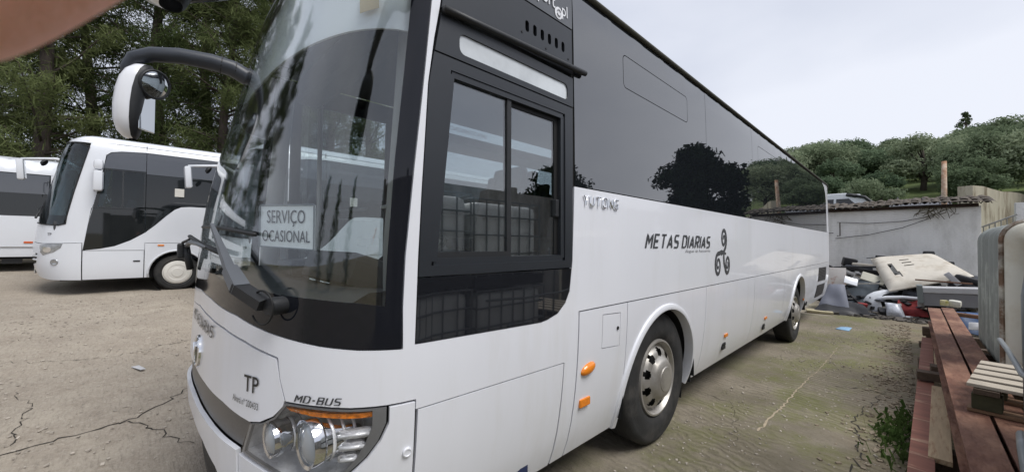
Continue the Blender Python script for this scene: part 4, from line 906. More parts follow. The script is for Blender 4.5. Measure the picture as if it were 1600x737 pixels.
    panel(B, 'far_glass', M([(.96, 1.745), (7.6, 1.745), (7.6, 2.93), (.96, 2.93)]), MBLK, t, dz=.3, du_side=.9)
    panel(B, 'gap_backing', [(.7, .30), (1.5, .30), (1.5, 1.2), (.7, 1.2)], MATTE, t, off=-.025, thick=.006)
    # roof
    V = []; F = []; uu = [11.4, 10.0, 9, 8.0]+[7.92-.06*k for k in range(6)]+[7.4, 5, 3, 1.4]+[.8-.1*k for k in range(16)]; uu = uu+[2*U-x for x in reversed(uu) if x < 8.1]
    zr_ = [2.90, 2.94, 2.98, 3.01, 3.04]
    for z in zr_:
        for u in uu: V.append(B.P(u, z)+(B.nrm(u, z)*(.006 if z < 2.92 else 0)))
    for f2, zz in ((.55, 3.085), (0, 3.10)):
        for u in uu: p = B.P(u, 3.04); V.append(Vector((-1.12+(p.x+1.12)*f2, 4+(p.y-4)*(.96 if f2 else .93), zz)))
    m_ = len(uu)
    for j in range(len(zr_)+1):
        for i in range(m_-1): F.append((j*m_+i, j*m_+i+1, (j+1)*m_+i+1, (j+1)*m_+i))
    ro = mesh('roof', V, F, PAINT2, t, smooth=True)
    panel(B, 'roof_edge', [(.74, 2.86), (U+.0, 2.93), (2*U-.74, 2.86), (2*U-1.2, 2.92), (U, 2.97), (1.2, 2.92)], PAINT2, t, off=.004)
    mb = MB(); mb.box((B.P(1.509, 2.86).x+.0, 1.509, 2.86), (.012, .01, .14)); mb.obj('roof_seam', GASKET, t)
    panel(B, 'rear_panel', [(7.62, .35), (11.6, .35), (11.6, 2.93), (7.62, 2.93)], PAINT2, t, fine=lambda u: .15 if u < 8 else .6, dz=.3)
    # wheels
    for y_ in (wy, 5.6):
        for xo in (-.05, -1.95):
            w_, _r = wheel(t, y_, wz, .375, xo, WTRIM, .235, .22)
            if xo > -1: mb = MB(); mb.lathe([(.232, -.01), (.215, .012), (.16, .02), (.15, .014), (.10, .02), (.09, .028), (.001, .03)], (xo, y_, wz), (1, 0, 0), 36); mb.obj('wheel_trim', WTRIM, w_, angle=30)
    mb = MB(); mb.box((-1.12, 4, .42), (1.9, 7.2, .3)); mb.lathe([(wr, -.03), (wr, -.4)], (0, wy, wz), (1, 0, 0), 24); mb.obj('underbody', MATTE, t)
    for y_ in (1.75, 3.4): mb = MB(); mb.box(B.at(y_, .93, .004), (.016, .10, .03), bev=.005); mb.obj('side_reflector', AMBER, t)
    # near mirror on the door pillar
    mb = MB(); mb.box((.15, .86, 2.13), (.24, .13, .38), bev=.045); mr = mb.obj('door_mirror', PAINT2, t, angle=40)
    mb = MB(); mb.box((.15, .86, 2.43), (.19, .13, .19), bev=.06); mb.obj('spot_mirror', PAINT2, mr, angle=40)
    mb = MB(); mb.tube([(-.06, .84, 2.5), (.05, .86, 2.5), (.12, .87, 2.45), (.12, .87, 2.05), (-.03, .80, 1.95)], .016, 6); mb.obj('mirror_bracket', PLAST, mr, smooth=True)
    mb = MB(); mb.box((.15, .927, 2.13), (.20, .006, .32), bev=.002); mb.obj('mirror_glass', MGL, mr)
    # far mirror on a long white arm
    mb = MB(); mb.tube([(-1.95, .55, 2.35), (-2.03, .42, 2.62), (-2.08, .25, 2.74), (-2.12, .1, 2.76), (-2.16, -.15, 2.73), (-2.18, -.36, 2.70)], [.05, .05, .05, .045, .04, .04], 8, flat=.7); fm = mb.obj('arm_mirror', PAINT2, t, smooth=True)
    mb = MB(); mb.box((-2.18, -.36, 2.48), (.22, .10, .42), Matrix.Rotation(R(4), 3, 'X'), bev=.03); mh = mb.obj('mirror_housing', PAINT2, fm, angle=40)
    mb = MB(); mb.box((-2.18, -.305, 2.48), (.18, .008, .36), Matrix.Rotation(R(4), 3, 'X'), bev=.003); mb.obj('mirror_glass', MGL, fm)
    mb = MB(); mb.lathe([(0, -.04), (.05, -.03), (.075, .01), (.068, .02)], (-2.14, -.05, 2.66), (.3, .8, -.5), 18); mb.obj('spot_mirror', PLAST, fm, smooth=True)
    # cab
    mb = MB(); mb.box((-1.12, .55, 1.28), (2.0, .5, .20), bev=.05); mb.obj('dashboard', DASH, t)
    for x_, y_ in ((-.5, 1.25), (-.5, 2.6), (-1.7, 2.2), (-1.7, 3.2), (-.5, 3.6)):
        mb = MB(); mb.box((x_, y_, 1.45), (.5, .14, .8), Matrix.Rotation(R(-10), 3, 'X'), bev=.05); mb.box((x_, y_-.25, 1.1), (.5, .5, .14), bev=.04); mb.obj('seat', SEATF, t)
    mb = MB(); mb.tube([(-.55+.2*math.cos(a), .92, 1.50+.2*math.sin(a)) for a in [2*math.pi*k/20 for k in range(21)]], .014, 6, cap=False); mb.obj('steering_wheel', PLAST, t, smooth=True)
    mb = MB(); mb.tube([B.at(-.1, 1.42, .05), B.at(-.45, 1.62, .04)], .018, 6); mb.tube([B.at(-.2, 1.5, .03), B.at(-.75, 1.75, .03)], .012, 6); mb.tube([B.at(2*U+.4, 1.42, .05), B.at(U-.1, 1.7, .04)], .016, 6); mb.obj('wiper', PLAST, t, smooth=True)
    mb = MB(); mb.box(B.at(2*U-.2, 1.45, .1), (.22, .12, .14), bev=.03); mb.tube([B.at(2*U-.3, 1.4, .0), B.at(2*U-.2, 1.45, .12)], .02, 6); mb.obj('front_mirror', PLAST, t, smooth=True)
    lettering('lettering', 'METAS DIARIAS', lambda a, b, o: B.at(U-.1+a, 1.20+b, .004), .42, .035, DECAL, t, shear=.3)
    lettering('lettering', 'TP', lambda a, b, o: B.at(.24+a, 1.10+b, .004), .07, .05, BLKDEC, t)
    return t
gA = gz(-9.3, .6)
OFF = Vector((0, 0, 0))
busA = midibus((-9.3, -1.4, gA+.005), 'white midibus with swept black door panel, in front of the dark trees')
gC = gz(-6.2, 3.0)
busC = copy_tree(busA); busC.location = (-6.3, 1.05, gC+.0); tag(busC, 'white midibus mostly hidden behind the coach windscreen, its long mirror arm poking out', 'midibus')
# far white minibus
FB = Body([.2, .5, .9, 1.4, 2.3, 2.65, 2.75], [.1, .02, 0, .1, .5, .75, 1.0], [.2, .3, .5, 1.2, 2.3, 2.5, 2.62, 2.70], [-.05, -.03, -.01, 0, -.03, -.07, -.14, -.26], .9, 2.6, 1.05, 7.0, .28)
fb = thing('minibus', 'white minibus at the far left edge, dark window band and closed rear corner', 'minibus', (-13.2, -8.6, gz(-13.2, -3)+.004))
panel(FB, 'side_shell', [(.95, .60), (7.38, .60), (7.38, 1.32), (.95, 1.32)], PAINT2, fb); panel(FB, 'skirt', [(.95, .36), (7.3, .36), (7.3, .585), (.95, .585)], PAINT2, fb)
mb = MB(); mb.tube([FB.at(.95, .592, .008), FB.at(6.9, .592, .008), FB.at(7.2, .592, .008)], .014, 6); mb.obj('rub_strip', mat('grey_rub_strip', (.3, .3, .3), rough=.5), fb)
for a, b in ((.95, 2.9), (2.91, 4.9), (4.91, 7.06)):
    panel(FB, 'side_window', [(a, 1.325), (b, 1.325), (b, 2.33), (a, 2.33)], MBLK, fb); panel(FB, 'window_tint', [(a+.02, 1.86), (b-.02, 1.86), (b-.02, 2.31), (a+.02, 2.31)], MGLASS, fb, off=.004, thick=.004)
panel(FB, 'roof_side', [(.95, 2.335), (7.38, 2.335), (7.38, 2.68), (.95, 2.68)], PAINT2, fb)
panel(FB, 'rear_pillar', [(7.065, 1.325), (7.38, 1.325), (7.38, 2.33), (7.065, 2.33)], PAINT2, fb)
panel(FB, 'rear_panel', [(7.385, .4), (9.4, .4), (9.4, 2.66), (7.385, 2.66)], PAINT2, fb, fine=lambda u: .2)
panel(FB, 'far_side', FB.mir([(.95, .4), (7.38, .4), (7.38, 2.66), (.95, 2.66)]), PAINT2, fb, dz=.3, du_side=.9)
panel(FB, 'nose', [(.94, .4), (.94, 2.6), (FB.UC, 2.6), (2*FB.UC-.94, 2.6), (2*FB.UC-.94, .4), (FB.UC, .4)], PAINT2, fb)
V = []; F = []; uu = [9.4, 8.4, 7.7]+[7.42-.08*k for k in range(6)]+[6, 3, .95]+[.9-.2*k for k in range(8)]; uu = uu+[2*FB.UC-x for x in reversed(uu) if x < 7.5]
for f2, zz in ((1, 2.67), (.75, 2.74), (0, 2.78)):
    for u in uu: p = FB.P(u, 2.67); V.append(Vector((-1.05+(p.x+1.05)*f2, 3.6+(p.y-3.6)*(1 if f2 == 1 else .97 if f2 else .95), zz)))
m_ = len(uu)
for j in range(2):
    for i in range(m_-1): F.append((j*m_+i, j*m_+i+1, (j+1)*m_+i+1, (j+1)*m_+i))
mesh('roof', V, F, PAINT2, fb, smooth=True)
mb = MB(); mb.box((-1.05, 3.7, .42), (1.8, 6.4, .24)); mb.obj('underbody', MATTE, fb)
for y_ in (1.5, 5.3):
    for xo in (-.04, -1.85): wheel(fb, y_, .345, .345, xo, WTRIM, .21, .2)
mb = MB(); mb.box(FB.at(6.75, .70, .005), (.016, .14, .045), bev=.006); mb.obj('side_marker', mat('red_orange_lens', (.6, .12, .03), rough=.2), fb)
mb = MB(); mb.box((-.15, 6.5, .26), (.06, .3, .12)); mb.obj('tow_bracket', PLAST, fb)
# ------------------------------------------------------------------ hill behind the yard
def hz(x, y):
    k = sstep(-75, -22, x)
    h = 2.05*sstep(17.75, 17.95, y)+(17.2-3.2*sstep(-12, 14, x)+.8*math.sin(x*.11))*(1-(1-min(max((y-27)/85, 0), 1))**1.1)
    k *= 1-.85*sstep(.20, .30, x/max(y, 20))
    return -.2+h*(k if y > 24 else sstep(-30, -14, x))
HXA = axis(-90, 130, -12, 10, 1.2, 1.18); HYA = [17.72, 17.78, 17.84, 17.9, 17.96, 18.5, 20, 22, 24]+[26+2.5*k for k in range(36)]+[125, 150, 200, 300]
HV = [(x, y, hz(x, y)+.25*noise.noise(Vector((x*.2, y*.2, 0)))*sstep(24, 34, y)-.02) for y in HYA for x in HXA]; n_ = len(HXA)
HF = [(j*n_+i, j*n_+i+1, (j+1)*n_+i+1, (j+1)*n_+i) for j in range(len(HYA)-1) for i in range(n_-1)]
tag(mesh('hill', HV, HF, mat('hill_grass', (.085, .115, .03), rough=.95, var=.3, scale=.35, col2=(.05, .075, .02), mixscale=.12, mixlo=.4, mixhi=.65, bump=.6, bscale=3), smooth=True), kind='structure')

# ------------------------------------------------------------------ shed wall at the end of the yard
WHW = mat('whitewashed_wall', (.74, .74, .73), rough=.85, var=.1, scale=1.1, stretch=(1, 1, .35), col2=(.48, .475, .45), mixscale=1.6, mixlo=.48, mixhi=.75, bump=.5, bscale=9)
n__ = WHW.node_tree.nodes; l__ = WHW.node_tree.links; bk_ = n__.new('ShaderNodeTexBrick'); bk_.inputs['Scale'].default_value = 4.2; bk_.inputs['Mortar Size'].default_value = .025; bk_.inputs['Mortar Smooth'].default_value = .6
mq = n__.new('ShaderNodeMapping'); mq.inputs['Rotation'].default_value = (R(-90), 0, 0); tq = n__.new('ShaderNodeTexCoord'); l__.new(tq.outputs['Object'], mq.inputs[0]); l__.new(mq.outputs[0], bk_.inputs['Vector'])
bq = n__.new('ShaderNodeBump'); bq.inputs['Strength'].default_value = .55; bq.inputs['Distance'].default_value = .03; bq.invert = True; l__.new(bk_.outputs['Fac'], bq.inputs['Height'])
ob_ = [x for x in n__ if x.bl_idname == 'ShaderNodeBump' and x != bq][0]; l__.new(ob_.outputs[0], bq.inputs['Normal']); l__.new(bq.outputs[0], n__['Principled BSDF'].inputs['Normal'])
TILE = mat('weathered_roof_tile', (.075, .062, .05), rough=.9, var=.45, scale=3.5, bump=.5, bscale=40, col2=(.13, .10, .075), mixscale=2, mixlo=.5, mixhi=.7)
TIMB = mat('dark_eave_timber', (.035, .022, .016), rough=.9, var=.4, scale=6)
shed = thing('shed', 'low whitewashed shed wall with dark tiled eave behind the scrap heap', 'shed', (0, 17.5, -.2)); OFF = Vector((0, 17.5, -.2))
V = []; F = []; nx2, nz2 = 60, 16
for j in range(nz2+1):
    for i in range(nx2+1):
        x = -4.5+7.4*i/nx2; z = -.25+3.06*j/nz2; V.append((x, 17.5+.05*noise.noise(Vector((x*.8, z*.8, 4)))+.018*noise.noise(Vector((x*4, z*4, 1))), z))
k = len(V); V += [(v[0], 17.7, v[2]) for v in V]; w_ = nx2+1
for j in range(nz2):
    for i in range(nx2): a = j*w_+i; F += [(a, a+1, a+w_+1, a+w_), (k+a, k+a+w_, k+a+w_+1, k+a+1)]
for j in range(nz2): a = j*w_+nx2; F.append((a, k+a, k+a+w_, a+w_)); a = j*w_; F.append((a, a+w_, k+a+w_, k+a))
mesh('wall', V, F, WHW, shed, smooth=True)
MB().box((-.8, 17.42, 2.83), (7.3, .10, .10)).obj('eave_beam', TIMB, shed)
tl = MB(); n = 8; V = []; F = []
for i in range(3):
    for o_ in (0, .014):
        for k in range(n+1):
            a = math.pi*k/n; t_ = i/2; r_ = .105-.012*t_+.0-o_; V.append((math.cos(a)*r_, t_*.46, math.sin(a)*r_*.75))
q = n+1
for i in range(2):
    for k in range(n):
        b = i*2*q+k; F += [(b, b+1, b+2*q+1, b+2*q), (b+q, b+3*q, b+3*q+1, b+q+1)]
for k in range(n): F.append((k, q+k, q+k+1, k+1))
F += [(0, 2*q, 3*q, q), (2*q, 4*q, 5*q, 3*q), (n, q+n, 3*q+n, 2*q+n), (2*q+n, 3*q+n, 5*q+n, 4*q+n)]
tm = bpy.data.meshes.new('roof_tile'); tm.from_pydata(V, [], F); tm.materials.append(TILE); tm.polygons.foreach_set('use_smooth', [True]*len(tm.polygons)); tm.update()
rn = random.Random(5)
for r_ in range(3):
    for i in range(38):
        o = bpy.data.objects.new('roof_tile', tm); COL.objects.link(o); o.parent = shed
        o.location = (-4.45+i*.201+rn.uniform(-.012, .012), -.30+r_*.38+rn.uniform(-.03, .03), 3.06+r_*.085+rn.uniform(-.02, .02)-.03*math.sin(i*.35)); o.rotation_euler = (R(12+rn.uniform(-3, 3)), rn.uniform(-.06, .06), rn.uniform(-.09, .09))
V = []; F = []
for j, (yy, zz) in enumerate(((17.19, 2.90), (18.3, 3.14))):
    for i in range(150): x = -4.55+7.72*i/149; V.append((x, yy, zz+.035*math.cos((x+4.45)/.201*2*math.pi+math.pi)-.03*math.sin((x+4.45)/.201*.35)))
F = [(i, i+1, 151+i, 150+i) for i in range(149)]
mesh('under_tile', V, F, TILE, shed, smooth=True)
for pts in ([(-.3, 2.42), (.5, 2.36), (1.3, 2.40), (1.98, 2.55)], [(-.35, 1.86), (.5, 1.98), (1.3, 2.2), (1.98, 2.52)], [(-.6, 2.05), (-.4, 2.05)]):
    MB().tube([(x, 17.43, z) for x, z in pts], .009, 5).obj('cable', GASKET, shed)
MB().tube([(-.22, 17.40, 2.42), (-.22, 17.40, 1.95), (-.30, 17.40, 1.95)], .016, 6).obj('wall_bracket', TIMB, shed)
mb = MB()
rn = random.Random(8)
for k in range(26):
    a = Vector((1.9+rn.uniform(-.15, .5), 17.33, 2.78+rn.uniform(-.05, .08))); mb.tube([a, a+Vector((rn.uniform(-.25, .15), -.03, rn.uniform(-.2, -.02))), a+Vector((rn.uniform(-.35, .2), -.04, rn.uniform(-.38, -.1)))], .007, 4)
tag(mb.obj('dry_ivy', mat('dry_stems', (.06, .05, .025), rough=.95), shed), kind='stuff')
OFF = Vector((0, 0, 0))
# wall beyond, white gate pillar, pole
OFF = Vector((4, 26, 1.8)); wl = thing('concrete_wall', 'stained concrete wall receding behind the tiled shed roof', 'wall', OFF)
STC = mat('stained_concrete', (.42, .38, .30), rough=.9, var=.2, scale=1.5, stretch=(1, 1, .3), col2=(.12, .085, .05), mixscale=1.4, mixlo=.5, mixhi=.66, bump=.5, bscale=6)
d_ = Vector((2.9, 8.3, 0)).normalized(); nn = Vector((-d_.y, d_.x, 0)); a = Vector((2.72, 22, 0)); mb = MB()
P = []
for i in range(13):
    p = a+d_*(12.0*i/12); P.append((p, 3.86+.04*math.sin(i*1.7)))
V = []; F = []
for p, z in P:
    for o_ in (-.02, -.40): V += [p+nn*o_+Vector((0, 0, 1.7)), p+nn*o_+Vector((0, 0, z))]
for i in range(12): b = 4*i; F += [(b, b+1, b+5, b+4), (b+2, b+6, b+7, b+3), (b+1, b+3, b+7, b+5)]
F += [(0, 2, 3, 1), (48, 49, 51, 50)]
mesh('wall', V, F, STC, wl)
for i in range(1, 6): p = a+d_*(2.0*i)+nn*.0; MB().box((p.x, p.y, 2.75), (.05, .30, 2.05), Matrix.Rotation(math.atan2(d_.y, d_.x), 3, 'Z')).obj('buttress', STC, wl)
OFF = Vector((3.9, 18.2, -.2)); wp_ = thing('white_wall', 'plain white wall end standing right of the shed eave', 'wall', OFF)
mb = MB(); mb.box((4.6, 18.3, 1.35), (2.0, .25, 3.1)); mb.obj('wall', WHW, wp_)
OFF = Vector((3.2, 17.9, 0)); rl = thing('metal_railing', 'short grey railing between the shed and the white wall', 'railing', OFF)
MB().tube([(2.95, 17.95, 2.2), (3.6, 18.05, 2.55)], .025, 6).obj('top_rail', mat('grey_rail', (.25, .25, .24), rough=.6), rl); MB().tube([(2.95, 17.95, 1.7), (3.6, 18.05, 1.8)], .02, 6).obj('bottom_rail', MATS['grey_rail'], rl)
for k in range(6): x = 2.98+k*.11; MB().tube([(x, 17.95+k*.016, -.2 if k in (0, 5) else 1.72), (x, 17.95+k*.016, 2.2+k*.06)], .014, 6).obj('baluster', MATS['grey_rail'], rl)
OFF = Vector((2.26, 19, 1.85)); MB().tube([(2.26, 19, 1.8), (2.262, 19, 3.2), (2.27, 19, 4.42)], [.075, .07, .062], 10).obj('rusty_pole', mat('rust_pole', (.36, .20, .12), rough=.85, var=.3, scale=5, col2=(.5, .42, .33), mixscale=2.5, mixlo=.45, mixhi=.6), None, smooth=True)
tag(bpy.data.objects['rusty_pole'], 'rusty upright steel pole rising above the shed roof', 'pole').location = OFF
OFF = Vector((0, 0, 0))
# white van and dark car parked on the terrace behind the shed
def simple_car(name, label, cat, loc, rz, prof, glassp, wid, paint, roofx):
    t = thing(name, label, cat, loc, rz)
    # body: side profile (x along length, z) extruded with tumblehome
    V = []; F = []; secs = ((-1, 0), (-.97, .6), (-.6, 1.), (0, 1.03), (.6, 1.), (.97, .6), (1, 0))
    n = len(prof); cz = .9
    ys = [-1, -.98, -.86, .86, .98, 1]; sh_ = [.965, .985, 1, 1, .985, .965]
    for yk, s_ in zip(ys, sh_):
        for x, z in prof: tum = 1-.13*max(0, (z-cz)); V.append((x*s_, yk*wid/2*tum, z if z < .5 else z*(.985+.015*(s_ == 1))))
    for j in range(5):
        for i in range(n): F.append((j*n+i, j*n+(i+1) % n, (j+1)*n+(i+1) % n, (j+1)*n+i))
    F += [tuple(range(n-1, -1, -1)), tuple(5*n+i for i in range(n))]
    mesh('body', V, F, paint, t, angle=40)
    for poly in glassp:
        for s_ in (-1, 1):
            mb = MB(); fn = lambda a_, b_, h: (a_, s_*(wid/2*(1-.13*max(0, b_-cz))+h-.004), b_); mb.prism(poly, fn, 0, .012); mb.obj('side_window', MBLK, t)
    for x_ in (roofx):
        for s_ in (-1, 1):
            w_, _ = wheel_local(t, x_, s_*wid/2)
    return t
def wheel_local(t, x_, y_):
    mb = MB(); s_ = 1 if y_ > 0 else -1
    mb.lathe([(.2, .0), (.22, .01), (.30, .01), (.33, -.02), (.33, -.18), (.2, -.2)], (x_, y_, .33), (0, s_, 0), 28); w_ = mb.obj('wheel', RUBBER, t, angle=50)
    mb = MB(); mb.lathe([(.2, -.01), (.19, .012), (.08, .0), (.001, .01)], (x_, y_, .33), (0, s_, 0), 24); mb.obj('rim', STEELW, w_, angle=40); return w_, None
vprof = [(-2.4, .35), (-2.45, .9), (-2.38, 1.5), (-2.2, 1.83), (-1.5, 1.9), (.6, 1.9), (1.05, 1.82), (1.65, 1.2), (2.3, 1.0), (2.45, .75), (2.4, .35)]
van = simple_car('white_van', 'white van roof and dark windows showing over the shed tiles', 'van', (-.95, 21.4, 1.86), 0, vprof,
    [[(-2.25, 1.15), (-2.2, 1.62), (-1.2, 1.66), (-1.2, 1.15)], [(-1.12, 1.15), (-1.12, 1.66), (.25, 1.66), (.25, 1.15)], [(.33, 1.15), (.33, 1.66), (.72, 1.66), (1.15, 1.18)]], 1.85, PAINT2, (-1.6, 1.6))
mb = MB(); mb.tube([(.95, -.86, 1.75), (1.2, -.88, 1.68), (1.45, -.9, 1.4), (1.7, -.92, 1.15)], .06, 8); mb.tube([(.65, -.80, 1.82), (.95, -.86, 1.75)], .07, 8); mb.obj('black_pillar_trim', PLAST, van, smooth=True)
mb = MB(); mb.box((1.25, -1.02, 1.35), (.12, .22, .22), bev=.04); mb.obj('door_mirror', PLAST, van)
cprof = [(-2.1, .3), (-2.15, .75), (-1.9, .98), (-1.2, 1.45), (-.2, 1.53), (.6, 1.42), (1.2, .98), (1.95, .85), (2.1, .6), (2.05, .3)]
car = simple_car('dark_car', 'dark car roof with rails just right of the white van', 'car', (1.75, 23.4, 2.05), R(90), cprof, [[(-1.35, 1.02), (-1.0, 1.36), (-.3, 1.42), (-.3, 1.0)], [(-.24, 1.0), (-.24, 1.42), (.55, 1.33), (.95, 1.0)]], 1.75, mat('dark_car_paint', (.06, .06, .065), rough=.25, coat=.6), (-1.35, 1.35))
for s_ in (-1, 1): MB().tube([(-1.2, s_*.6, 1.42), (-1.0, s_*.6, 1.56), (.3, s_*.6, 1.56), (.5, s_*.6, 1.44)], .025, 6).obj('roof_rail', PLAST, car, smooth=True)

# ------------------------------------------------------------------ scrap heap
WGRP = mat('dirty_white_fibreglass', (.55, .51, .44), rough=.6, var=.12, scale=2.5, col2=(.36, .31, .24), mixscale=3, mixlo=.5, mixhi=.75)
BLKS = mat('scrap_black_plastic', (.014, .014, .016), rough=.5, var=.3)
DGRY = mat('scrap_dark_grey', (.06, .065, .08), rough=.55, var=.25)
LGRY = mat('scrap_light_grey', (.45, .45, .46), rough=.5, var=.1)
REDC = mat('faded_red_cloth', (.22, .03, .03), rough=.9, var=.5, scale=8, bump=.6, bscale=15)
def slab(name, label, cat, corners, thick, m, nx=10, ny=8, bulge=0., rough_=.0, holes=None, seed=1, pw=4):
    "a bent sheet: corners bl, br, tr, tl"
    bl, br, tr, tl = [Vector(c) for c in corners]; base = (bl+br+tr+tl)/4; V = []; rn = random.Random(seed)
    nrm_ = (br-bl).cross(tl-bl).normalized()
    if nrm_.z < 0: nrm_ = -nrm_
    for lay in (0, 1):
        for j in range(ny+1):
            for i in range(nx+1):
                s_, t_ = i/nx, j/ny; p = bl*(1-s_)*(1-t_)+br*s_*(1-t_)+tr*s_*t_+tl*(1-s_)*t_
                e = min(s_, 1-s_)*min(t_, 1-t_)*4; b = bulge*(1-(2*s_-1)**pw)*(1-(2*t_-1)**pw)
                V.append(p+nrm_*(b-lay*thick+rough_*noise.noise(p*3.1+Vector((seed, 0, 0)))))
    F = []; w_ = nx+1; k = w_*(ny+1); hs = holes or (lambda i, j: False)
    full = {(i, j) for i in range(nx) for j in range(ny) if not hs(i, j)}
    for i, j in full:
        a = j*w_+i; F += [(a, a+1, a+w_+1, a+w_), (k+a, k+a+w_, k+a+w_+1, k+a+1)]
        for di, dj, e0, e1 in ((-1, 0, a+w_, a), (1, 0, a+1, a+w_+1), (0, -1, a, a+1), (0, 1, a+w_+1, a+w_)):
            if (i+di, j+dj) not in full: F.append((e1, e0, k+e0, k+e1))
    global OFF; OFF = base; o = mesh(name, V, F, m, None, smooth=False, angle=35); o.location = base; OFF = Vector((0, 0, 0))
    return tag(o, label, cat)
rs = slab('bus_roof_panel', 'dirty white fibreglass panel with cut slots lying across the scrap heap', 'panel', [(1.05, 14.3, .42), (2.55, 14.9, .88), (1.95, 16.5, 1.36), (.62, 15.9, 1.22)], .03, WGRP, 44, 30, .15,
    holes=lambda i, j: (7 <= i <= 9 and 8 <= j <= 18) or (i == 10 and 6 <= j <= 10) or (16 <= i <= 21 and j in (15, 18, 21)), pw=10)
OFF = Vector((.85, 14.3, -.19)); bm_ = thing('bus_bumper', 'curved white bumper shell at the front of the scrap heap', 'bumper', OFF)
V = []; F = []; P = []
for k in range(15): a = R(185-k*9.5); P.append((1.28+.75*math.cos(a), 14.25+.30*math.cos(a*1.0+1)*.3, -.17+.62*max(math.sin(a), 0)+.05))
P = [(.53, 14.2, -.18), (.52, 14.2, .02), (.55, 14.22, .15), (.62, 14.26, .27), (.74, 14.32, .36), (.9, 14.4, .42), (1.1, 14.5, .46)]
W1 = [.42, .40, .34, .26, .20, .15, .12]
for (x, y, z), w_ in zip(P, W1):
    V += [(x, y, z), (x+w_*.5, y-.06, z-.02), (x+w_, y-.02, z-.05), (x+w_, y+.1, z-.05), (x, y+.12, z)]
for i in range(len(P)-1):
    for j in range(5): F.append((i*5+j, i*5+(j+1) % 5, (i+1)*5+(j+1) % 5, (i+1)*5+j))
F += [(4, 3, 2, 1, 0), tuple((len(P)-1)*5+j for j in range(5))]
mesh('shell', V, F, PAINT2, bm_, angle=50)
MB().tube([(.80, 14.22, .16), (.98, 14.25, .24), (1.3, 14.3, .28), (1.64, 14.3, .27), (1.75, 14.3, .2)], [.05, .05, .045, .045, .05], 8).obj('arch_strip', PAINT2, bm_, smooth=True)
MB().box((.68, 14.19, .22), (.03, .02, .03)).obj('marker', BLKS, bm_)
OFF = Vector((0, 0, 0))
def lump(name, label, cat, c, size, m, rz=0., rx=0., ry=0., bev=.02, taper=1.):
    mb = MB(); mb.box((0, 0, 0), size, bev=bev); V = [(x*(1-(1-taper)*(z/size[2]+.5)), y, z) for x, y, z in mb.V]
    o = mesh(name, V, mb.F, m, None, angle=40); o.location = c; o.rotation_euler = (rx, ry, rz); return tag(o, label, cat)
def seatback(name, label, c, m, rz, rx, w=.46, h=.6):
    t = thing(name, label, 'seat', c, rz); t.rotation_euler = (rx, 0, rz)
    MB().box((0, 0, h/2), (w, .12, h), bev=.05).obj('backrest', m, t, angle=50); MB().box((0, -.02, h+.06), (w*.6, .1, .16), bev=.04).obj('headrest', m, t, angle=50); MB().box((0, -.26, .02), (w, .46, .12), bev=.04).obj('cushion', m, t, angle=50)
    return t
seatback('seat_back', 'black seat back leaning on the shed wall above the scrap', (1.86, 16.9, .82), BLKS, .1, R(-14), .42, .52)
lump('black_case', 'small black case leaning right of the black seat back', 'case', (2.15, 16.85, 1.02), (.38, .12, .30), BLKS, -.15, R(-15))
bx = lump('black_tray', 'shallow black tray propped on the wall above the white panel', 'tray', (1.32, 16.9, 1.22), (.52, .10, .18), BLKS, .05, R(-20)); 
lump('dark_box', 'small square dark box tilted at the left top of the scrap', 'box', (.10, 16.3, 1.08), (.33, .28, .26), BLKS, .3, .1, R(12))
lump('bumper_scrap', 'long dark trim strips heaped between coach and white panel', 'trim', (.45, 15.6, .88), (1.0, .12, .10), BLKS, -.1, 0, R(8))
lump('grey_trim', 'grey moulded trim lying under the small dark box', 'trim', (.35, 15.9, .93), (.62, .2, .12), DGRY, .15, 0, R(6))
lump('beige_plate', 'flat beige plate sliding off the white panel', 'plate', (.70, 15.0, .68), (.50, .04, .32), mat('beige_plate', (.38, .37, .31), rough=.7), .1, R(-50), R(20), .006)
lump('rusty_sheet', 'rust stained white sheet just behind the coach tail', 'panel', (-.05, 14.6, .72), (.42, .05, .50), mat('rust_stained_white', (.6, .57, .54), rough=.6, var=.1, col2=(.30, .11, .05), mixscale=4, mixlo=.55, mixhi=.68), .05, R(-10), 0, .01)
slab('grey_tarp', 'grey blue sheet draped at the foot of the scrap behind the coach', 'tarp', [(-.35, 13.2, -.15), (.35, 13.25, -.12), (.20, 13.75, .55), (-.12, 13.6, .56)], .015, mat('grey_blue_sheet', (.15, .16, .20), rough=.6, var=.1), 12, 12, .04, .05, seed=3)
slab('black_tarp', 'black plastic sheet crumpled under the grey blue sheet', 'tarp', [(-.45, 12.95, -.17), (.75, 13.1, -.17), (.55, 13.7, .12), (-.2, 13.6, .10)], .012, BLKS, 16, 10, .05, .12, seed=9)
slab('dark_fabric', 'dark blue grey fabric panel under the beige plate', 'fabric', [(.2, 14.0, .0), (.75, 14.2, .0), (.85, 15.0, .62), (.15, 15.0, .66)], .02, mat('blue_grey_fabric', (.045, .055, .065), rough=.9, var=.3), 12, 12, .05, .07, seed=4)
slab('black_sheet', 'black torn sheet filling the hollow under the white panel', 'sheet', [(.9, 14.55, -.15), (2.0, 14.55, -.15), (2.1, 15.2, .62), (.95, 15.0, .5)], .012, BLKS, 14, 12, .0, .12, seed=6)
slab('red_cloth', 'crumpled dark red cloth beside the white bumper', 'cloth', [(1.15, 13.95, -.16), (1.75, 13.95, -.16), (1.68, 14.25, .26), (1.22, 14.25, .22)], .02, REDC, 20, 14, .06, .16, seed=2)
slab('white_bag', 'white and silver bag lying in front of the red cloth', 'bag', [(1.02, 13.5, -.13), (1.36, 13.45, -.15), (1.26, 13.75, .14), (.98, 13.75, .16)], .05, mat('white_foil', (.55, .57, .62), rough=.35, var=.4, scale=9, metal=.2), 12, 10, .10, .06, seed=5)
OFF = Vector((2.05, 13.8, .2)); gb = thing('metal_cabinet', 'long grey metal box with white lid on the scrap behind the beams', 'box', OFF)
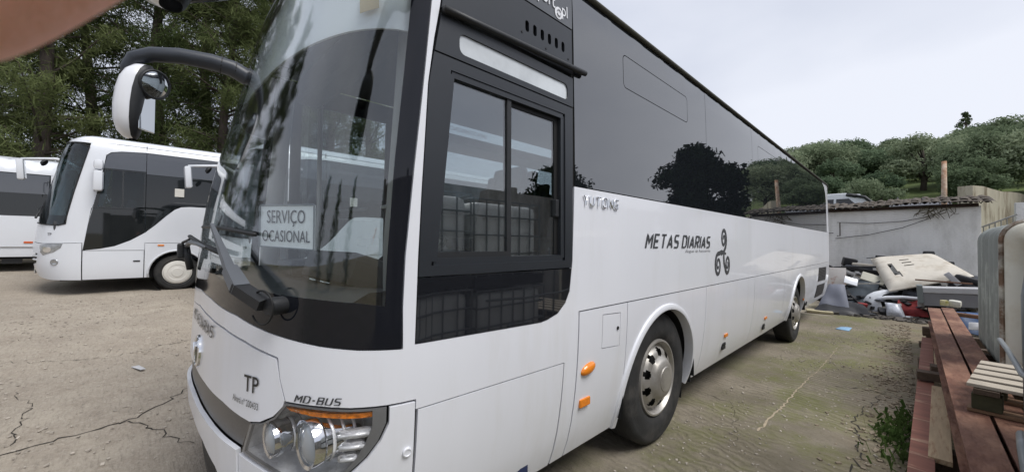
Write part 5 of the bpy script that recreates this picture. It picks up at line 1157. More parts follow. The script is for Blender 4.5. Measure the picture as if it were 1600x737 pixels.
M_ = Matrix.Rotation(R(-3), 3, 'Y')
MB().box((2.15, 13.85, .36), (1.0, .5, .30), M_, .01).obj('body', mat('cabinet_grey', (.20, .20, .21), rough=.5, var=.1), gb); MB().box((2.15, 13.85, .58), (1.02, .54, .13), M_, .015).obj('lid', LGRY, gb); MB().box((1.60, 13.82, .45), (.10, .50, .42), M_, .008).obj('end_plate', mat('cabinet_end', (.16, .18, .18), rough=.6), gb)
OFF = Vector((0, 0, 0))
lump('brown_board', 'brown board lying on top of the grey metal box', 'board', (2.0, 14.3, .74), (.95, .10, .03), mat('brown_board', (.12, .06, .035), rough=.8), -.02, 0, R(2), .004)
lump('white_bracket', 'white angled plastic bracket behind the grey metal box', 'bracket', (2.18, 14.6, .80), (.12, .06, .36), LGRY, 0, 0, R(-38), .01)
lump('white_block', 'small white block beside the end plate of the grey box', 'block', (1.62, 14.0, .22), (.12, .1, .22), LGRY, 0, 0, 0, .01)
lump('black_pipe_scrap', 'black corrugated hose bits right of the white panel', 'hose', (2.45, 14.7, .78), (.5, .25, .16), BLKS, -.2, 0, R(18), .06)
c1 = lump('paper_box', 'small cream carton lying on the far end of the rusty beams', 'carton', (1.88, 11.3, .51), (.09, .12, .10), mat('cream_carton', (.55, .50, .32), rough=.7, col2=(.35, .33, .1), mixscale=12), .2, 0, 0, .004)
lump('foam_lump', 'pale foam lump beside the cream carton on the beams', 'foam', (2.02, 11.35, .505), (.17, .14, .13), mat('pale_foam', (.55, .54, .48), rough=.8), -.2, .1, .1, .04)
slab('blue_bag', 'dark blue plastic bag right of the rusty beams', 'bag', [(2.05, 11.9, -.12), (2.6, 11.9, -.12), (2.55, 12.4, .30), (2.1, 12.4, .26)], .02, mat('blue_plastic', (.02, .05, .12), rough=.4), 12, 8, .06, .08, seed=12)
slab('white_rag', 'white rag crumpled in front of the dark blue bag', 'rag', [(2.2, 11.55, .02), (2.5, 11.5, .02), (2.45, 11.75, .12), (2.22, 11.75, .12)], .01, LGRY, 10, 8, .03, .05, seed=13)
slab('blue_litter', 'flat blue plastic scrap on the concrete near the coach tail', 'litter', [(.30, 10.75, -.165), (.52, 10.72, -.165), (.55, 10.98, -.155), (.36, 11.0, -.155)], .008, mat('light_blue_plastic', (.22, .38, .55), rough=.4), 8, 6, .02, .025, seed=14)
slab('litter_strip', 'thin pale strip of litter on the concrete left of the coach', 'litter', [(-4.42, -.02, gz(-4.3, 0)+.02), (-4.22, .05, gz(-4.3, 0)+.02), (-4.22, .09, gz(-4.3, 0)+.022), (-4.43, .04, gz(-4.3, 0)+.022)], .006, LGRY, 6, 3, .004, .004, seed=15)
# more loose pieces of the heap
rn = random.Random(21)
PCS = [('dark_moulding', 'long black moulding on the heap left of the white panel', 'moulding', (.30, 15.2, .98), (.95, .07, .05), BLKS, .25, .1, -.05), ('grey_strip', 'pale grey strip sticking out under the dark box', 'strip', (.22, 15.5, .80), (.7, .05, .03), LGRY, -.2, 0, .08),
       ('black_grille', 'black plastic grille lying left of the white bumper', 'grille', (.38, 14.5, .25), (.5, .3, .05), BLKS, .5, .5, .1), ('grey_duct', 'grey plastic duct at the foot of the heap', 'duct', (.30, 13.9, .02), (.42, .16, .12), DGRY, -.6, .1, .1), ('white_shard', 'white broken shard beside the rust stained sheet', 'shard', (.28, 14.4, .62), (.3, .02, .22), PAINT2, .3, -.6, .3),
       ('dark_pipe', 'dark pipe crossing the heap under the beige plate', 'pipe', (.55, 14.7, .42), (.9, .05, .05), BLKS, .15, .2, .12), ('pale_lath', 'thin pale lath lying across the heap', 'lath', (.50, 14.6, .55), (.8, .03, .02), WGRP, -.12, 0, -.1), ('maroon_scrap', 'small maroon scrap at the heap foot', 'scrap', (.55, 13.75, .05), (.2, .12, .1), REDC, .4, .2, .1),
       ('foam_block', 'yellowed foam slab on the ground beside the coach tail', 'foam', (-.25, 13.0, -.14), (.55, .3, .06), mat('yellow_foam', (.45, .40, .26), rough=.9, var=.2), .2, 0, 0), ('black_slab', 'flat black slab at the foot of the heap', 'slab', (.62, 13.4, -.12), (.4, .3, .04), BLKS, .7, .1, .05), ('grey_casing', 'grey casing under the white panel edge', 'casing', (1.45, 14.7, .3), (.3, .25, .25), DGRY, .4, .1, .2),
       ('silver_part', 'small silver metal part in front of the red cloth', 'part', (1.42, 13.4, -.12), (.16, .1, .08), CHROME, .3, .2, 0), ('black_tube_end', 'short black tube beside the white bag', 'tube', (.92, 13.7, -.06), (.12, .3, .12), BLKS, .2, .3, 0), ('dark_board', 'dark board leaning behind the grey metal box', 'board', (2.5, 14.9, .72), (.7, .05, .4), DGRY, -.1, -.5, .2),
       ('blue_offcut', 'small blue offcut right of the cream carton', 'offcut', (2.25, 11.6, .28), (.18, .12, .08), mat('blue_offcut', (.05, .10, .22), rough=.5), .3, .1, .1), ('timber_offcut', 'short brown timber offcut right of the beams', 'timber', (2.25, 11.0, .33), (.6, .1, .07), WOODD if False else mat('brown_timber', (.16, .085, .05), rough=.85, var=.3), -.1, 0, .04), ('black_strap', 'black strap trailing over the white panel corner', 'strap', (.78, 15.85, 1.27), (.55, .03, .02), BLKS, .5, 0, -.1),
       ('white_trim', 'white curved trim piece on top of the left heap', 'trim', (.42, 16.2, 1.02), (.5, .1, .08), WGRP, .2, 0, .1), ('dark_screen', 'dark screen standing against the wall left of the tray', 'screen', (.85, 16.95, 1.2), (.35, .04, .2), BLKS, 0, -.2, .1)]
for nm, lb, ct, c_, sz, m, a_, b_, d_2 in PCS: lump(nm, lb, ct, c_, sz, m, a_, b_, d_2, min(sz)*.25)
def heap_bits(name, label, m, n, seed, long_):
    rn = random.Random(seed); mb = MB()
    for _ in range(n):
        x = rn.uniform(-.35, 2.5); y = rn.uniform(14.0, 16.6); top = .05+.95*(y-13.9)/2.6; z = rn.uniform(-.15, max(top, 0))
        if x > .9: z = min(z, .25+.35*(y-14)/2)
        M = Matrix.Rotation(rn.uniform(0, 3.1), 3, 'Z') @ Matrix.Rotation(rn.uniform(-.5, .5), 3, 'X') @ Matrix.Rotation(rn.uniform(-.5, .5), 3, 'Y')
        mb.box((x, y, z), (rn.uniform(.15, .7)*long_, rn.uniform(.03, .16), rn.uniform(.015, .08)), M)
    return tag(mb.obj(name, m), label, 'scrap', kind='stuff')
heap_bits('scrap_bits', 'mass of dark broken plastic bits filling the scrap heap', BLKS, 190, 31, 1.); heap_bits('scrap_bits', 'grey offcuts and laths mixed through the scrap heap', DGRY, 90, 32, 1.1); heap_bits('scrap_bits', 'pale splinters and strips mixed through the scrap heap', WGRP, 45, 33, .9)
# rubble along the heap foot and the beams
def scatter(name, label, cat, m, n, fn, smin, smax, seed):
    rn = random.Random(seed); mb = MB()
    for _ in range(n):
        x, y = fn(rn); s_ = rn.uniform(smin, smax); z = gz(x, y)+s_*.25
        M = Matrix.Rotation(rn.uniform(0, 6), 3, 'Z') @ Matrix.Rotation(rn.uniform(-.6, .6), 3, 'X'); mb.box((x, y, z), (s_*rn.uniform(.7, 1.5), s_*rn.uniform(.6, 1.2), s_*rn.uniform(.3, .8)), M)
    return tag(mb.obj(name, m), label, cat, kind='stuff')
scatter('rubble', 'dark rubble strewn along the foot of the scrap heap', 'rubble', mat('rubble', (.09, .08, .07), rough=.9, var=.6, scale=4), 420, lambda r: (r.uniform(-.4, 2.6), 13.0+abs(r.gauss(0, .5))), .03, .10, 1)
scatter('gravel', 'loose gravel and soil crumbs along the rusty beams', 'gravel', mat('gravel', (.25, .205, .15), rough=.95, var=.5, scale=5), 1100, lambda r: (1.36-abs(r.gauss(0, .22))+.06, r.uniform(2.6, 12.5)), .008, .03, 2)
scatter('grit', 'fine grit scattered over the yard concrete left of the coach', 'grit', mat('grit', (.36, .32, .27), rough=.95, var=.5, scale=5), 2600, lambda r: (r.uniform(-9, -2.2), r.uniform(-2.6, 4.0)), .006, .022, 3)
scatter('grit', 'fine grit scattered over the concrete right of the coach', 'grit', MATS['grit'], 1500, lambda r: (r.uniform(-.1, 1.3), r.uniform(2.2, 12.0)), .005, .016, 4)
# ------------------------------------------------------------------ beams, planks, pallet, tank, IBCs
RUST = mat('rusty_red_beam', (.15, .064, .04), rough=.8, var=.35, scale=7, stretch=(1, .35, 1), col2=(.23, .125, .08), mixscale=3.5, mixlo=.44, mixhi=.62, bump=.7, bscale=28)
def ibeam(label, x0, x1, y0_, y1, zt, w_, h_):
    a = Vector((x0, y0_, zt)); b = Vector((x1, y1, zt)); d = (b-a); L = d.length; rz = math.atan2(-d.x, d.y)
    t = .016; P = [(-w_/2, 0), (w_/2, 0), (w_/2, -t), (.007, -t), (.007, -h_+t), (w_/2, -h_+t), (w_/2, -h_), (-w_/2, -h_), (-w_/2, -h_+t), (-.007, -h_+t), (-.007, -t), (-w_/2, -t)]
    mb = MB(); mb.prism(P, lambda u, v, h: (u, h, v), 0, L); o = mb.obj('steel_beam', RUST); o.location = a; o.rotation_euler = (0, 0, rz); return tag(o, label, 'beam', 'rusty steel beams')
ibeam('rusty red steel I-beam, the upper one nearest the coach', 1.645, 1.71, 2.3, 10.3, .50, .15, .26)
ibeam('rusty red steel I-beam partly under the pallet and white tank', 1.815, 1.88, 2.3, 10.5, .50, .15, .26)
PLKR = mat('red_painted_plank', (.20, .08, .055), rough=.75, var=.35, scale=5, stretch=(.35, 2.2, 1), col2=(.42, .28, .19), mixscale=2.6, mixlo=.56, mixhi=.64)
WOOD = mat('pale_weathered_wood', (.40, .30, .19), rough=.85, var=.25, scale=4, stretch=(6, .6, 6), col2=(.24, .13, .07), mixscale=5, mixlo=.52, mixhi=.66, bump=.2, bscale=30)
WOODD = mat('dark_weathered_wood', (.085, .06, .042), rough=.9, var=.3, scale=4, stretch=(1, 5, 5), bump=.3, bscale=30)
def plank(name, label, a, b, w_, h_, m, cat='plank', grp=None):
    a, b = Vector(a), Vector(b); L = (b-a).length; d = b-a; mb = MB(); mb.box((0, L/2, -h_/2), (w_, L, h_), bev=.004); o = mb.obj(name, m); o.location = a; o.rotation_euler = (math.asin(d.z/L), 0, math.atan2(-d.x, d.y)); return tag(o, label, cat, grp)
plank('red_plank', 'long red painted plank lying lowest along the concrete edge', (1.385, 2.6, .15), (1.60, 9.2, .13), .125, .05, PLKR)
plank('pale_plank', 'short pale timber plank between the red plank and the beams', (1.515, 3.95, .155), (1.60, 6.0, .15), .115, .035, WOOD)
plank('pale_plank', 'pale timber plank further back beyond the dark cross sleeper', (1.61, 6.35, .15), (1.66, 7.9, .14), .07, .035, WOOD)
for y_, l_, xx in ((6.18, 'dark timber sleeper crossing over the red plank', 1.435), (9.0, 'dark timber sleeper under the far end of the red plank', 1.5)):
    plank('sleeper', l_, (xx, y_, .245 if y_ < 7 else .085), (xx+1.0, y_+.04, .245 if y_ < 7 else .085), .13, .085, WOODD, 'sleeper')
for y_, l_ in ((4.3, 'nearest timber bearer under the planks and beams'), (7.6, 'middle timber bearer under the planks and beams'), (9.9, 'farthest timber bearer under the planks and beams')):
    z_ = gz(1.7, y_); plank('bearer', l_, (1.47 if y_ < 9 else 1.6, y_, .10), (2.6, y_+.1, .10), .11, .10-z_, WOODD, 'bearer')
for y_, l_ in ((3.0, 'near block holding up the rusty beams'), (6.6, 'middle block holding up the rusty beams'), (9.6, 'far block holding up the rusty beams')):
    lump('support_block', l_, 'block', (1.78, y_, .17), (.46, .16, .14), WOODD, .03, 0, 0, .01)
OFF = Vector((0, 0, 0))
pal = thing('pallet', 'weathered wooden pallet resting on the rusty beams', 'pallet', (1.665, 4.02, .502), R(-9))
for k in range(5): MB().box((.50, .06+k*.19, .178), (1.05, .125, .022), bev=.004).obj('top_board', mat('pallet_grey_wood', (.42, .37, .30), rough=.85, var=.25, scale=5, stretch=(.5, 6, 6), bump=.2, bscale=40), pal)
for k in range(3): MB().box((.06+k*.46, .44, .145), (.11, .92, .035), bev=.003).obj('stringer', WOODD, pal)
for k in range(3):
    for j in range(3): MB().box((.06+k*.46, .06+j*.38, .075), (.13, .12, .10), bev=.004).obj('block', mat('mossy_block', (.05, .048, .025), rough=.95, var=.4, scale=9), pal)
for j in range(3): MB().box((.50, .06+j*.38, .012), (1.05, .11, .022), bev=.003).obj('bottom_board', mat('brown_board2', (.20, .12, .07), rough=.85, var=.2, scale=5), pal)
OFF = Vector((2.5, 6.5, .2)); tk = thing('ribbed_tank', 'large white plastic tank with grey ribbed side at the right edge', 'tank', OFF)
TNK = mat('aged_white_tank', (.58, .57, .50), rough=.5, var=.08, scale=1.5, col2=(.42, .36, .25), mixscale=1.3, mixlo=.5, mixhi=.75)
TNKR = mat('grey_ribbed_tank', (.22, .235, .215), rough=.6, var=.25, scale=3, stretch=(1, 1, .5), col2=(.38, .40, .36), mixscale=6, mixlo=.5, mixhi=.7)
x0, x1, z0, z1 = 1.99, 3.15, .36, 1.83
def rrect(o_, r_=.16, n=6):
    P = []
    for cx, cz, a in ((x0+r_, z0+r_, 180), (x1-r_, z0+r_, 270), (x1-r_, z1-r_, 0), (x0+r_, z1-r_, 90)):
        for k in range(n+1): an = R(a+90*k/n); P.append((cx+(r_+o_)*math.cos(an), cz+(r_+o_)*math.sin(an)))
    return P
V = []; F = []; ny = 73
for j in range(ny):
    t_ = j/(ny-1); y_ = 5.72+1.78*t_; o_ = -.035+.05*abs(math.sin(t_*math.pi*6))**.6
    P = rrect(o_); V += [(p[0], y_, p[1]) for p in P]
m_ = len(P)
for j in range(ny-1):
    for i in range(m_): F.append((j*m_+i, j*m_+(i+1) % m_, (j+1)*m_+(i+1) % m_, (j+1)*m_+i))
F.append(tuple((ny-1)*m_+i for i in range(m_)))
mesh('ribbed_shell', V, F, TNKR, tk, smooth=True)
V = []; F = []
for o_, y_ in ((-.0, 5.74), (.0, 5.64), (-.03, 5.60), (-.10, 5.585)): V += [(p[0], y_, p[1]) for p in rrect(o_)]
for j in range(3):
    for i in range(m_): F.append((j*m_+i, j*m_+(i+1) % m_, (j+1)*m_+(i+1) % m_, (j+1)*m_+i))
F.append(tuple(3*m_+i for i in range(m_))[::-1])
mesh('end_wall', V, F, TNK, tk, smooth=True)
P = rrect(.012); MB().tube([(p[0], 5.70, p[1]) for p in P+P[:1]], .022, 6, cap=False).obj('rim_band', mat('rusty_band', (.16, .10, .065), rough=.8, var=.5, scale=8, col2=(.4, .38, .33), mixscale=7), tk)
for y_ in (5.9, 7.2): MB().box((2.57, y_, .17), (1.2, .14, .34)).obj('tank_foot', WOODD, tk)
OFF = Vector((0, 0, 0))
def ibc(loc, label):
    t = thing('ibc_container', label, 'container', loc, 0, 'caged plastic containers')
    MB().box((0, 0, .60), (.92, 1.08, .86), bev=.09).obj('bottle', mat('ibc_translucent_white', (.78, .80, .78), rough=.4, var=.08), t, angle=60)
    MB().lathe([(0, .06), (.09, .06), (.1, .0)], (0, 0, 1.02), (0, 0, 1), 20).obj('lid', BLKS, t, angle=40)
    CG = mat('galvanised_tube', (.24, .255, .26), rough=.45, metal=.5, var=.15)
    mb = MB()
    for z_ in (.17, .40, .63, .86, 1.06): mb.tube([(-.49, -.57, z_), (.49, -.57, z_), (.49, .57, z_), (-.49, .57, z_), (-.49, -.57, z_)], .011, 6)
    mb.obj('cage_ring', CG, t)
    mb = MB()
    for k in range(6):
        for s_ in (-1, 1): mb.tube([(-.49+k*.196, s_*.57, .14), (-.49+k*.196, s_*.57, 1.07)], .011, 6)
    for k in range(1, 6):
        for s_ in (-1, 1): mb.tube([(s_*.49, -.57+k*.19, .14), (s_*.49, -.57+k*.19, 1.07)], .011, 6)
    mb.obj('cage_upright', CG, t)
    MB().box((0, 0, .12), (1.0, 1.16, .03)).obj('pallet_deck', BLKS, t)
    for s_ in (-1, 0, 1): MB().box((s_*.42, 0, .05), (.12, 1.16, .10)).obj('pallet_runner', BLKS, t)
    return t
i0 = ibc((2.48, 3.30, gz(2.5, 3.3)+.0), 'caged white container, lower one of the pair at the frame edge')
i1 = copy_tree(i0); i1.location = (2.49, 3.29, gz(2.5, 3.3)+1.09); tag(i1, 'caged white container stacked on top at the right frame edge')
i2 = copy_tree(i0); i2.location = (2.47, 2.08, gz(2.5, 2.1)+.0); tag(i2, 'caged white container, lower one of the pair behind the photographer')
i3 = copy_tree(i0); i3.location = (2.47, 2.09, gz(2.5, 2.1)+1.09); tag(i3, 'caged white container, upper one of the pair behind the photographer')
def pipe(name, label, pts, r_, m):
    b = Vector(pts[0]); o = MB().tube([Vector(p)-b for p in pts], r_, 8).obj(name, m, None, smooth=True); o.location = b; return tag(o, label, 'tube')
pipe('metal_tube', 'bent grey metal tube leaning over the pallet', [(1.80, 4.18, .98), (1.81, 4.0, .95), (1.78, 3.3, .94), (1.85, 2.75, .95)], .014, MATS['galvanised_tube'])
pipe('metal_tube', 'upright grey metal tube right of the pallet', [(1.875, 3.92, .4), (1.873, 3.95, 1.3), (1.90, 3.94, 1.55)], .014, MATS['galvanised_tube'])
pipe('metal_tube', 'grey square tube end low at the right frame edge', [(1.78, 3.35, .62), (1.74, 3.0, .66), (1.76, 2.9, .3)], .02, MATS['galvanised_tube'])
# boundary wall and its panels behind the photographer (seen in the driver's window)
OFF = Vector((5.3, 3, 0)); bw = thing('yard_wall', 'stained concrete yard wall mirrored in the coach windows', 'wall', OFF)
BWM = mat('yard_wall_concrete', (.40, .39, .37), rough=.9, var=.3, scale=1.2, stretch=(1, 1, .4), col2=(.17, .16, .14), mixscale=1.5, mixlo=.42, mixhi=.65, bump=.5, bscale=8)
for k in range(6):
    y_ = -1+k*2.5; MB().box((5.3+.02*(k % 2), y_+1.24, 1.35), (.16, 2.47, 3.1), bev=.01).obj('wall_panel', BWM, bw); MB().box((5.28, y_, 1.4), (.26, .22, 3.25), bev=.01).obj('wall_post', BWM, bw)
OFF = Vector((0, 0, 0))
# ------------------------------------------------------------------ trees
BARK = mat('tree_bark', (.075, .06, .05), rough=.95, var=.4, scale=5, stretch=(3, 3, .6), bump=.6, bscale=18)
CASU = leafmat('casuarina_needles', (.055, .076, .03), (.18, .21, .09), .4)
OLIV = leafmat('hill_foliage_olive', (.13, .17, .10), (.33, .38, .25), .35)  # hill leaf colours are lightened and greyed in place of haze
DARKF = leafmat('hill_foliage_dark', (.08, .12, .072), (.21, .27, .165), .35)
CONI = leafmat('conifer_foliage', (.008, .014, .008), (.022, .034, .016), .1)
def quads(name, C, D, N_, L, W, m, parent):
    "many narrow leaf faces: centre, long axis, across axis"
    C = np.asarray(C); n = len(C); a = D*(L[:, None]/2); b = N_*(W[:, None]/2)
    V = np.stack([C-a-b*.6, C-a+b*.6, C+a+b, C+a-b], 1).reshape(-1, 3)
    me = bpy.data.meshes.new(name); me.vertices.add(4*n); me.vertices.foreach_set('co', V.ravel().astype(np.float32))
    me.loops.add(4*n); me.loops.foreach_set('vertex_index', np.arange(4*n, dtype=np.int32)); me.polygons.add(n)
    me.polygons.foreach_set('loop_start', np.arange(0, 4*n, 4, dtype=np.int32)); me.update(calc_edges=True); me.validate(); me.materials.append(m)
    return link(bpy.data.objects.new(name, me), parent)
def unit(a): return a/np.maximum(np.linalg.norm(a, axis=1, keepdims=True), 1e-6)
def casuarina(seed, H, label, loc, spread=3.2, lo=.07, n_br=96, per=280):
    rg = np.random.default_rng(seed); rn = random.Random(seed)
    t = thing('casuarina_tree', label, 'tree', loc, 0, 'dark feathery trees behind the buses')
    tr = []; x = y = 0
    for k in range(9): tr.append(Vector((x, y, -.3+H*.97*k/8))); x += rn.uniform(-.2, .2); y += rn.uniform(-.2, .2)
    mb = MB(); mb.tube(tr, [H*.015*(1-.85*k/8)+.02 for k in range(9)], 8)
    C = []; D = []
    for b in range(n_br):
        h = lo+(1-lo)*(b+rn.random())/n_br; i = min(int(h*8), 7); p = tr[i].lerp(tr[i+1], h*8-i); az = rn.uniform(0, 6.28)
        ln = spread*(1.15-.85*h)*rn.uniform(.55, 1.25)*(1 if h > .18 else .8); el = rn.uniform(.1, .7)
        q = p.copy(); pts = [q.copy()]; d = Vector((math.cos(az)*math.cos(el), math.sin(az)*math.cos(el), math.sin(el)))
        for s_ in range(5): q = q+d*(ln/5); d = (d+Vector((rn.uniform(-.2, .2), rn.uniform(-.2, .2), -.05))).normalized(); pts.append(q.copy())
        mb.tube(pts, [.045*(1-.16*s_) for s_ in range(6)], 5)
        for s_ in range(per):
            u_ = rn.random()**.6*4.999; k = int(u_); c = pts[k].lerp(pts[k+1], u_-k); C.append((c.x+rn.gauss(0, .16), c.y+rn.gauss(0, .16), c.z+rn.gauss(-.12, .2))); D.append((d.x*.5+rn.gauss(0, .45), d.y*.5+rn.gauss(0, .45), rn.gauss(-.35, .5)))
    mb.obj('trunk', BARK, t, smooth=True)
    C = np.array(C); D = unit(np.array(D)); n = len(C); Nv = unit(np.cross(D, rg.normal(size=(n, 3))))
    quads('crown', C, D, Nv, rg.uniform(.14, .38, n), rg.uniform(.014, .034, n), CASU, t); return t
def broad(seed, Rr, H, m, label, loc, name='hill_tree', grp='trees on the hill', leaf=(.13, .34), n=10000, lobes=19, trunk=.28, conic=False):
    rg = np.random.default_rng(seed); rn = random.Random(seed); t = thing(name, label, 'tree', loc, 0, grp); mb = MB()
    mb.tube([(0, 0, -.4), (.1, .05, H*.2), (0, .1, H*.45), (.05, 0, H*.7)], [trunk, trunk*.85, trunk*.6, trunk*.2], 7)
    C = []; Nn = []
    for l in range(lobes):
        h = rn.random(); az = rn.uniform(0, 6.28)
        if conic: rr_ = Rr*min(1.0, 1.35*(1-h)+.06)*rn.uniform(.45, 1); cz = H*(.10+.86*h); lr = Rr*(.42-.26*h)
        else: rr_ = Rr*math.sqrt(max(0, 1-(1.5*h-.55)**2))*rn.uniform(.35, .85); cz = H*(.30+.58*h); lr = Rr*rn.uniform(.26, .42)
        c = Vector((math.cos(az)*rr_, math.sin(az)*rr_, cz)); mb.tube([(0, 0, H*(.15+.4*h)), (c.x*.5, c.y*.5, cz*.8+H*.05), c], [trunk*.35, trunk*.2, .03], 5)
        k = n//lobes; v = unit(rg.normal(size=(k, 3))); rad = lr*rg.random((k, 1))**.28*(1+.25*np.sin(v[:, :1]*9+l)); C.append(np.array(c)+v*rad*np.array([1, 1, .75])); Nn.append(v)
    mb.obj('trunk', BARK, t, smooth=True); C = np.concatenate(C); v = np.concatenate(Nn); k = len(C)
    D = unit(np.cross(v+rg.normal(scale=.55, size=(k, 3)), rg.normal(size=(k, 3)))); N2_ = unit(np.cross(D, v+rg.normal(scale=.5, size=(k, 3))))
    quads('crown', C, D, N2_, rg.uniform(leaf[0], leaf[1], k), rg.uniform(leaf[0]*.5, leaf[1]*.6, k), m, t); return t
def place(o, loc, rz, s_, label): o.location = loc; o.rotation_euler = (0, 0, rz); o.scale = (s_, s_, s_*1.0); o['label'] = label; return o
# left: belt of feathery dark trees, nearest ones first
protos = [casuarina(11, 15, 'tree', (0, 0, 0)), casuarina(12, 17, 'tree', (0, 0, 0), 3.6), casuarina(13, 13, 'tree', (0, 0, 0), 3.2, .05, 96, 270)]
spots = [(-18.5, -2.3, 0, 1.0, 'feathery dark tree rising at the far left edge of the frame'), (-19.5, .6, 1, 1.0, 'tall feathery tree directly behind the front of the swept midibus'), (-18.2, 2.6, 2, 1.05, 'feathery tree seen just above the coach mirror arm'),
         (-20.5, 4.6, 0, 1.1, 'feathery tree between mirror arm and windscreen edge'), (-18.0, 6.6, 1, .95, 'feathery tree hidden partly behind the coach windscreen'), (-23.5, -1.6, 2, 1.25, 'second-row feathery tree left of the mirror'), (-24, 2.3, 0, 1.25, 'second-row feathery tree above the midibus roof'),
         (-24.5, 6, 1, 1.1, 'second-row feathery tree near the windscreen top'), (-21, -5.2, 1, .95, 'feathery tree beyond the far left minibus'), (-17, -8.8, 0, 1.05, 'feathery tree mirrored in the left part of the windscreen'),
         (-19, -13, 1, 1.0, 'feathery tree standing ahead of the parked buses'), (-22, 10.5, 2, 1.2, 'feathery tree far behind the coach cab'),
         (5.5, -15, 2, .5, 'short feathery tree mirrored low in the windscreen'), (9.5, -12.5, 0, .42, 'low feathery tree mirrored beside the driver pillar'), (2.2, -18, 1, .45, 'low feathery tree added far ahead to darken the windscreen'), (-27, -5, 0, 1.2, 'third-row feathery tree at the left'), (-29, 9.0, 1, 1.0, 'third-row feathery tree right of the mirror')]  # low trees ahead of the coach added to darken the windscreen reflection
used = set()
kids = {}
for c_ in bpy.data.objects:
    if c_.parent: kids.setdefault(c_.parent.name, []).append(c_)
for i, (x, y, p, s_, lb) in enumerate(spots):
    o = protos[p] if p not in used else copy_tree(protos[p], None, kids); used.add(p); place(o, (x, y, gz(x, y)), i*1.3, s_, lb)
# undergrowth under the belt
rg = np.random.default_rng(4); n = 9000
C = np.stack([rg.uniform(-25, -16.5, n), rg.uniform(-13, 14, n), np.zeros(n)], 1); C[:, 2] = np.array([gz(a, b) for a, b in C[:, :2]])+rg.random(n)**1.6*(1.0+.9*np.sin(C[:, 1]*1.3)**2)
D = unit(rg.normal(size=(n, 3))+np.array([0, 0, .8])); tag(quads('undergrowth', C, D, unit(np.cross(D, rg.normal(size=(n, 3)))), rg.uniform(.2, .5, n), rg.uniform(.08, .2, n), leafmat('undergrowth_leaves', (.035, .05, .016), (.16, .15, .06), .2), None), 'low scrub under the dark trees behind the buses', 'scrub', kind='stuff')
# hill trees
hp = [broad(21, 3.4, 6.2, OLIV, 'tree', (0, 0, 0)), broad(22, 3.0, 7.0, DARKF, 'tree', (0, 0, 0)), broad(23, 4.0, 6.6, OLIV, 'tree', (0, 0, 0), lobes=32), broad(24, 3.2, 5.2, DARKF, 'tree', (0, 0, 0)), broad(25, 2.4, 10.5, leafmat('crest_conifer', (.04, .06, .035), (.10, .13, .07), .2), 'tree', (0, 0, 0), conic=True, lobes=40, n=5200)]
kids = {}
for c_ in bpy.data.objects:
    if c_.parent: kids.setdefault(c_.parent.name, []).append(c_)
rn = random.Random(77); used = set(); cnt = 0; done = []
words = ('foot of the hill', 'lower slope', 'middle slope', 'upper slope', 'hill crest'); dirs = ('behind the coach roof', 'above the white van', 'left of the rusty pole', 'right of the rusty pole', 'above the stained wall', 'far right of the hill')
cand = []
for row, (dist, stp) in enumerate(((33, 4.0), (40, 3.9), (47, 3.9), (55, 4.0), (63, 4.1), (72, 4.3), (82, 4.5), (93, 4.7), (105, 4.8))):
    a = -24
    while a < 13.5:
        ang = a+rn.uniform(-.8, .8); d = dist+rn.uniform(-3, 3); x = 1.36+d*math.sin(R(ang)); y = d*math.cos(R(ang)); a += math.degrees(stp/dist)
        if -2.0 < ang < 1.0 and d < 56: continue
        if d < 46 and (rn.random() < .25 or ang > 9): continue
        if d < 38 and ang > 2: continue
        cand.append((row, ang, x, y))
for row, ang, x, y in cand:
    if hz(x, y) < .5: continue
    k = rn.choice((0, 1, 2, 3)) if row > 2 else rn.choice((0, 2, 0, 3)); s_ = rn.uniform(.95, 1.4)*(.50 if row < 2 else .70)
    o = hp[k] if k not in used else copy_tree(hp[k], None, kids); used.add(k)
    wd = words[min(row*5//9, 4)]; dr_ = dirs[0 if ang < -7 else 1 if ang < -1 else 2 if ang < 2.6 else 3 if ang < 4.5 else 4 if ang < 8 else 5]
    place(o, (x, y, hz(x, y)-.1), rn.uniform(0, 6.28), s_, f'{("small", "medium", "large")[min(2, int((s_/(.50 if row < 2 else .70)-.95)*6.7))]} {("olive green", "deep green", "broad olive", "low deep green")[k]} tree on the {wd}, {dr_}'); cnt += 1
for i, (ang, d, lb) in enumerate(((4.2, 104, 'pointed dark conifer standing above the hill crest'), (5.6, 106, 'smaller pointed conifer beside the tall one on the crest'))):
    x = 1.36+d*math.sin(R(ang)); y = d*math.cos(R(ang)); o = hp[4] if i == 0 else copy_tree(hp[4], None, kids); place(o, (x, y, hz(x, y)+(.2 if i == 0 else -.6)), i*2., .95-.2*i, lb)
# trees behind the photographer, seen mirrored in the coach glass
bigc = broad(31, 3.0, 9.9, CONI, 'wide dark cypress mirrored in the coach side glass', (8.6, 28.3, -.3), 'cypress_tree', 'dark trees behind the photographer', (.15, .42), 16000, 46, .3)
for i, (x, y, s_, lb) in enumerate(((14.4, 19.4, .78, 'dark cypress mirrored at the right of the driver window'), (17.6, 16.0, .55, 'small dark tree mirrored in the driver window'))):
    o = copy_tree(bigc); place(o, (x, y, -.3), 1+i, s_, lb)
# weeds by the red plank
rg = np.random.default_rng(9); n = 260; C = np.stack([1.30+rg.normal(0, .075, n), 4.8+rg.normal(0, .35, n), np.zeros(n)], 1); hh = rg.random(n)*.12; C[:, 2] = np.array([gz(a, b) for a, b in C[:, :2]])+hh*.5+.01
D = unit(rg.normal(scale=.6, size=(n, 3))+np.array([0, 0, 1.])); tag(quads('weeds', C, D, unit(np.cross(D, rg.normal(size=(n, 3)))), rg.uniform(.04, .12, n), rg.uniform(.012, .03, n), leafmat('weed_green', (.05, .085, .025), (.11, .15, .05), .3), None), 'small green weeds growing beside the red plank', 'weeds', kind='stuff')

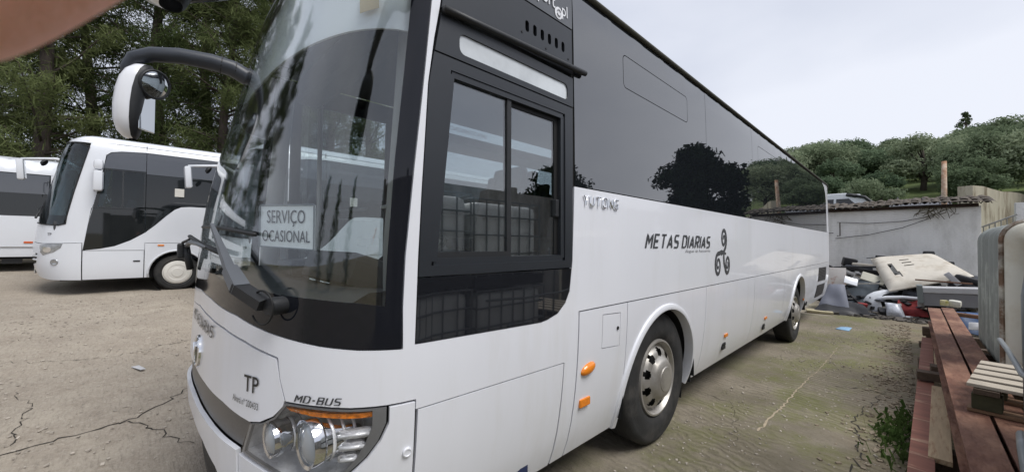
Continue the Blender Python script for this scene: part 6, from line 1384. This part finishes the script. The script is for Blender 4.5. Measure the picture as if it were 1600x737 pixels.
# ------------------------------------------------------------------ the photographer's hand: a fingertip strays into the corner of the view
def cp(x, y, d): return CAMP+rt*x+up*y+fw*d
dz_ = .05; ea = Vector((-.0667, .0222)); eb = Vector((-.0531, .0307)); dd = (eb-ea).normalized(); nn = Vector((-dd.y, dd.x))
def fp(s_, o_, d): q = ea+dd*s_+nn*o_; return cp(q.x, q.y, d)
SKIN = mat('skin', (1., .55, .45), rough=.55, var=.10, scale=60, bump=.15, bscale=400)
SKIN.node_tree.nodes['Principled BSDF'].inputs['Subsurface Weight'].default_value = .12; SKIN.node_tree.nodes['Principled BSDF'].inputs['Subsurface Radius'].default_value = (.012, .004, .002); SKIN.node_tree.nodes['Principled BSDF'].inputs['Subsurface Scale'].default_value = 1.
_f0 = fp
def fp(s_, o_, d): return _f0(s_ if s_ < .06 else .06+(s_-.06)*1.3+.03, o_, d)
vh = [fp(-.010, .0098, dz_), fp(.004, .0102, dz_), fp(.020, .0108, dz_), fp(.034, .0125, .051), fp(.052, .017, .050), fp(.075, .024, .047),    # index finger to knuckle
      fp(.105, .032, .042), fp(.135, .036, .038)]                                                                                      # palm, wrist
eh = [(0, 1), (1, 2), (2, 3), (3, 4), (4, 5), (5, 6), (6, 7)]; rh = [.0066, .0085, .0090, .0092, .0100, .0125, .024, .022]
for k, (o1, dp) in enumerate(((.020, .030), (.026, .012), (.030, -.006))):      # three curled fingers
    b = len(vh); vh += [fp(.082, .028+.004*k, .047-.016*(k+1)), fp(.056, .026+.004*k, .040-.017*(k+1)), fp(.044, .036+.004*k, .036-.016*(k+1)), fp(.056, .046, .034-.016*(k+1))]
    eh += [(6, b), (b, b+1), (b+1, b+2), (b+2, b+3)]; rh += [.0105, .0092, .0086, .0072]
b = len(vh); vh += [fp(.098, .058, .046), fp(.082, .072, .050), fp(.064, .078, .053)]; eh += [(6, b), (b, b+1), (b+1, b+2)]; rh += [.0125, .0105, .0085]
base = vh[7].copy(); me = bpy.data.meshes.new('hand'); me.from_pydata([v-base for v in vh], eh, []); hd_ = bpy.data.objects.new('hand', me); COL.objects.link(hd_); hd_.location = base
sk = hd_.modifiers.new('skin', 'SKIN'); sk.use_smooth_shade = True
for i, v in enumerate(me.skin_vertices[0].data): v.radius = (rh[i], rh[i]); v.use_root = (i == 6)
ss = hd_.modifiers.new('sub', 'SUBSURF'); ss.levels = ss.render_levels = 2
dg = bpy.context.evaluated_depsgraph_get(); me2 = bpy.data.meshes.new_from_object(hd_.evaluated_get(dg)); hd_.modifiers.clear(); hd_.data = me2; me2.materials.clear(); me2.materials.append(SKIN)
tag(hd_, 'blurred fingertip of the photographer covering the top left corner', 'hand')
